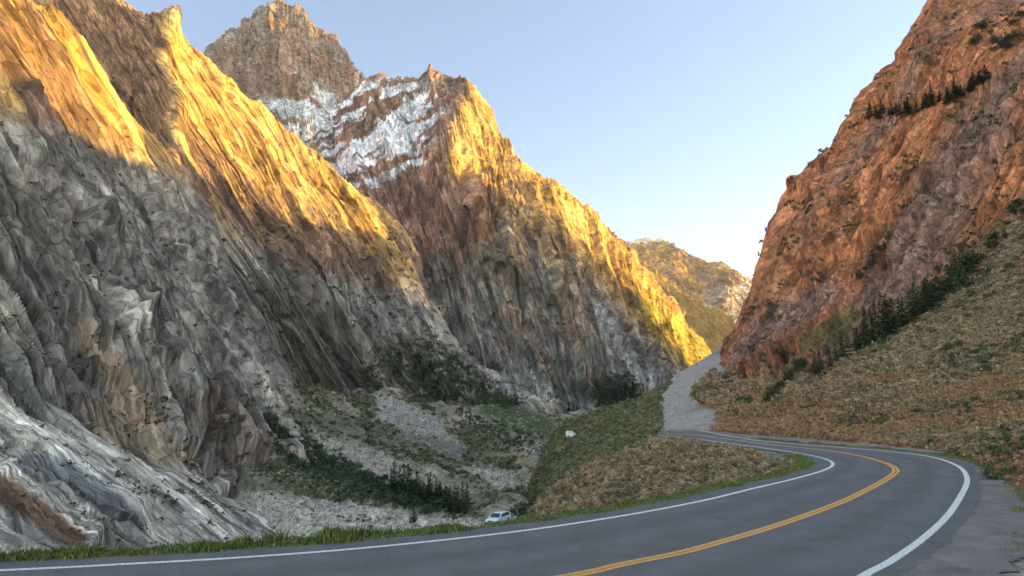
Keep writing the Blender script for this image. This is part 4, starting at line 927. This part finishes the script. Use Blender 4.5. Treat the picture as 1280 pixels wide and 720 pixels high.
body = bm_obj('body', side_prism([(-2.15, .35), (2.15, .35), (2.22, .62), (2.12, .86), (1.15, 1.0), (-2.05, 1.02), (-2.22, .8)], .90, .0, .07), paint, car)
bm_obj('cabin', side_prism([(1.12, .98), (.35, 1.48), (.05, 1.56), (-1.55, 1.54), (-2.02, 1.0)], .86, .28, .05), paint, car)
bm_obj('windshield', quad_prism([(1.10, -.70, 1.04), (1.10, .70, 1.04), (.42, .64, 1.475), (.42, -.64, 1.475)], .025), glass, car)
bm_obj('rear_window', quad_prism([(-2.0, .68, 1.08), (-2.0, -.68, 1.08), (-1.64, -.62, 1.47), (-1.64, .62, 1.47)], .025), glass, car)
for s_ in (-1, 1):
    for x0, x1, xa, xb in ((-.35, .86, -.35, .34), (-1.72, -.45, -1.5, -.45)):
        y0 = .865-.28*.86*.09; y1 = .87-.86*.28*.5
        pts_ = [(x0, s_*y0, 1.05), (x1, s_*y0, 1.05), (xb, s_*y1, 1.45), (xa, s_*y1, 1.45)]
        bm_obj('side_window', quad_prism(pts_ if s_ < 0 else pts_[::-1], .02), glass, car)
    bm_obj('headlight', quad_prism([(2.19, s_*.82, .62), (2.19, s_*.50, .62), (2.12, s_*.50, .80), (2.12, s_*.82, .80)][::1 if s_ < 0 else -1], .05), lampm, car)
    bm_obj('tail_light', quad_prism([(-2.2, s_*.84, .72), (-2.2, s_*.62, .72), (-2.14, s_*.62, .98), (-2.14, s_*.84, .98)][::-1 if s_ < 0 else 1], .05), redl, car)
    bm_ = bmesh.new(); bmesh.ops.create_cube(bm_, size=1); bmesh.ops.scale(bm_, vec=(.14, .20, .13), verts=bm_.verts); bmesh.ops.translate(bm_, vec=(.88, s_*.97, 1.06), verts=bm_.verts); bmesh.ops.bevel(bm_, geom=bm_.edges[:], offset=.03, segments=2, affect='EDGES')
    bm_obj('wing_mirror', bm_, paint, car)
    for x_ in (1.38, -1.36):
        bm_ = bmesh.new(); bmesh.ops.create_cone(bm_, cap_ends=True, segments=28, radius1=.34, radius2=.34, depth=.24)
        bmesh.ops.rotate(bm_, verts=bm_.verts, cent=(0, 0, 0), matrix=__import__('mathutils').Matrix.Rotation(math.pi/2, 3, 'X')); bmesh.ops.bevel(bm_, geom=bm_.edges[:], offset=.03, segments=2, affect='EDGES')
        bmesh.ops.translate(bm_, vec=(x_, s_*.83, .33), verts=bm_.verts); w_ = bm_obj('wheel', bm_, rub, car)
        bm_ = bmesh.new(); bmesh.ops.create_cone(bm_, cap_ends=True, segments=10, radius1=.20, radius2=.14, depth=.05)
        bmesh.ops.rotate(bm_, verts=bm_.verts, cent=(0, 0, 0), matrix=__import__('mathutils').Matrix.Rotation(s_*-math.pi/2, 3, 'X'))
        bmesh.ops.translate(bm_, vec=(x_, s_*.97, .33), verts=bm_.verts); bm_obj('rim', bm_, alloy, w_, False)
for nm_, x_, z_ in (('bumper', 2.2, .42), ('bumper', -2.2, .48)):
    bm_ = bmesh.new(); bmesh.ops.create_cube(bm_, size=1); bmesh.ops.scale(bm_, vec=(.16, 1.72, .2), verts=bm_.verts); bmesh.ops.translate(bm_, vec=(x_, 0, z_), verts=bm_.verts); bmesh.ops.bevel(bm_, geom=bm_.edges[:], offset=.05, segments=2, affect='EDGES'); bm_obj(nm_, bm_, trim, car)
bm_ = bmesh.new(); bmesh.ops.create_cube(bm_, size=1); bmesh.ops.scale(bm_, vec=(.06, .9, .14), verts=bm_.verts); bmesh.ops.translate(bm_, vec=(2.2, 0, .70), verts=bm_.verts); bm_obj('grille', bm_, trim, car)

# --- the air of the valley
HZ = True
if HZ:
    hv = np.array([(x, y, z) for x in (-9000, 9000) for y in (-400, 14500) for z in (-60, 3200)], float)
    hf = np.array([[0, 1, 3, 2], [4, 6, 7, 5], [0, 4, 5, 1], [2, 3, 7, 6], [0, 2, 6, 4], [1, 5, 7, 3]])
    mh = bpy.data.materials.new('haze'); mh.use_nodes = True; nth = mh.node_tree
    nth.nodes.remove(nth.nodes['Principled BSDF']); pv = nth.nodes.new('ShaderNodeVolumePrincipled')
    pv.inputs['Color'].default_value = (.92, .94, .97, 1); pv.inputs['Density'].default_value = 3.5e-5; pv.inputs['Anisotropy'].default_value = .2
    nth.links.new(pv.outputs[0], nth.nodes['Material Output'].inputs['Volume'])
    ho = mesh_obj('haze', hv, hf, mh, smooth=False); tag(ho, 'thin pale haze filling the valley air', 'haze', kind='stuff')
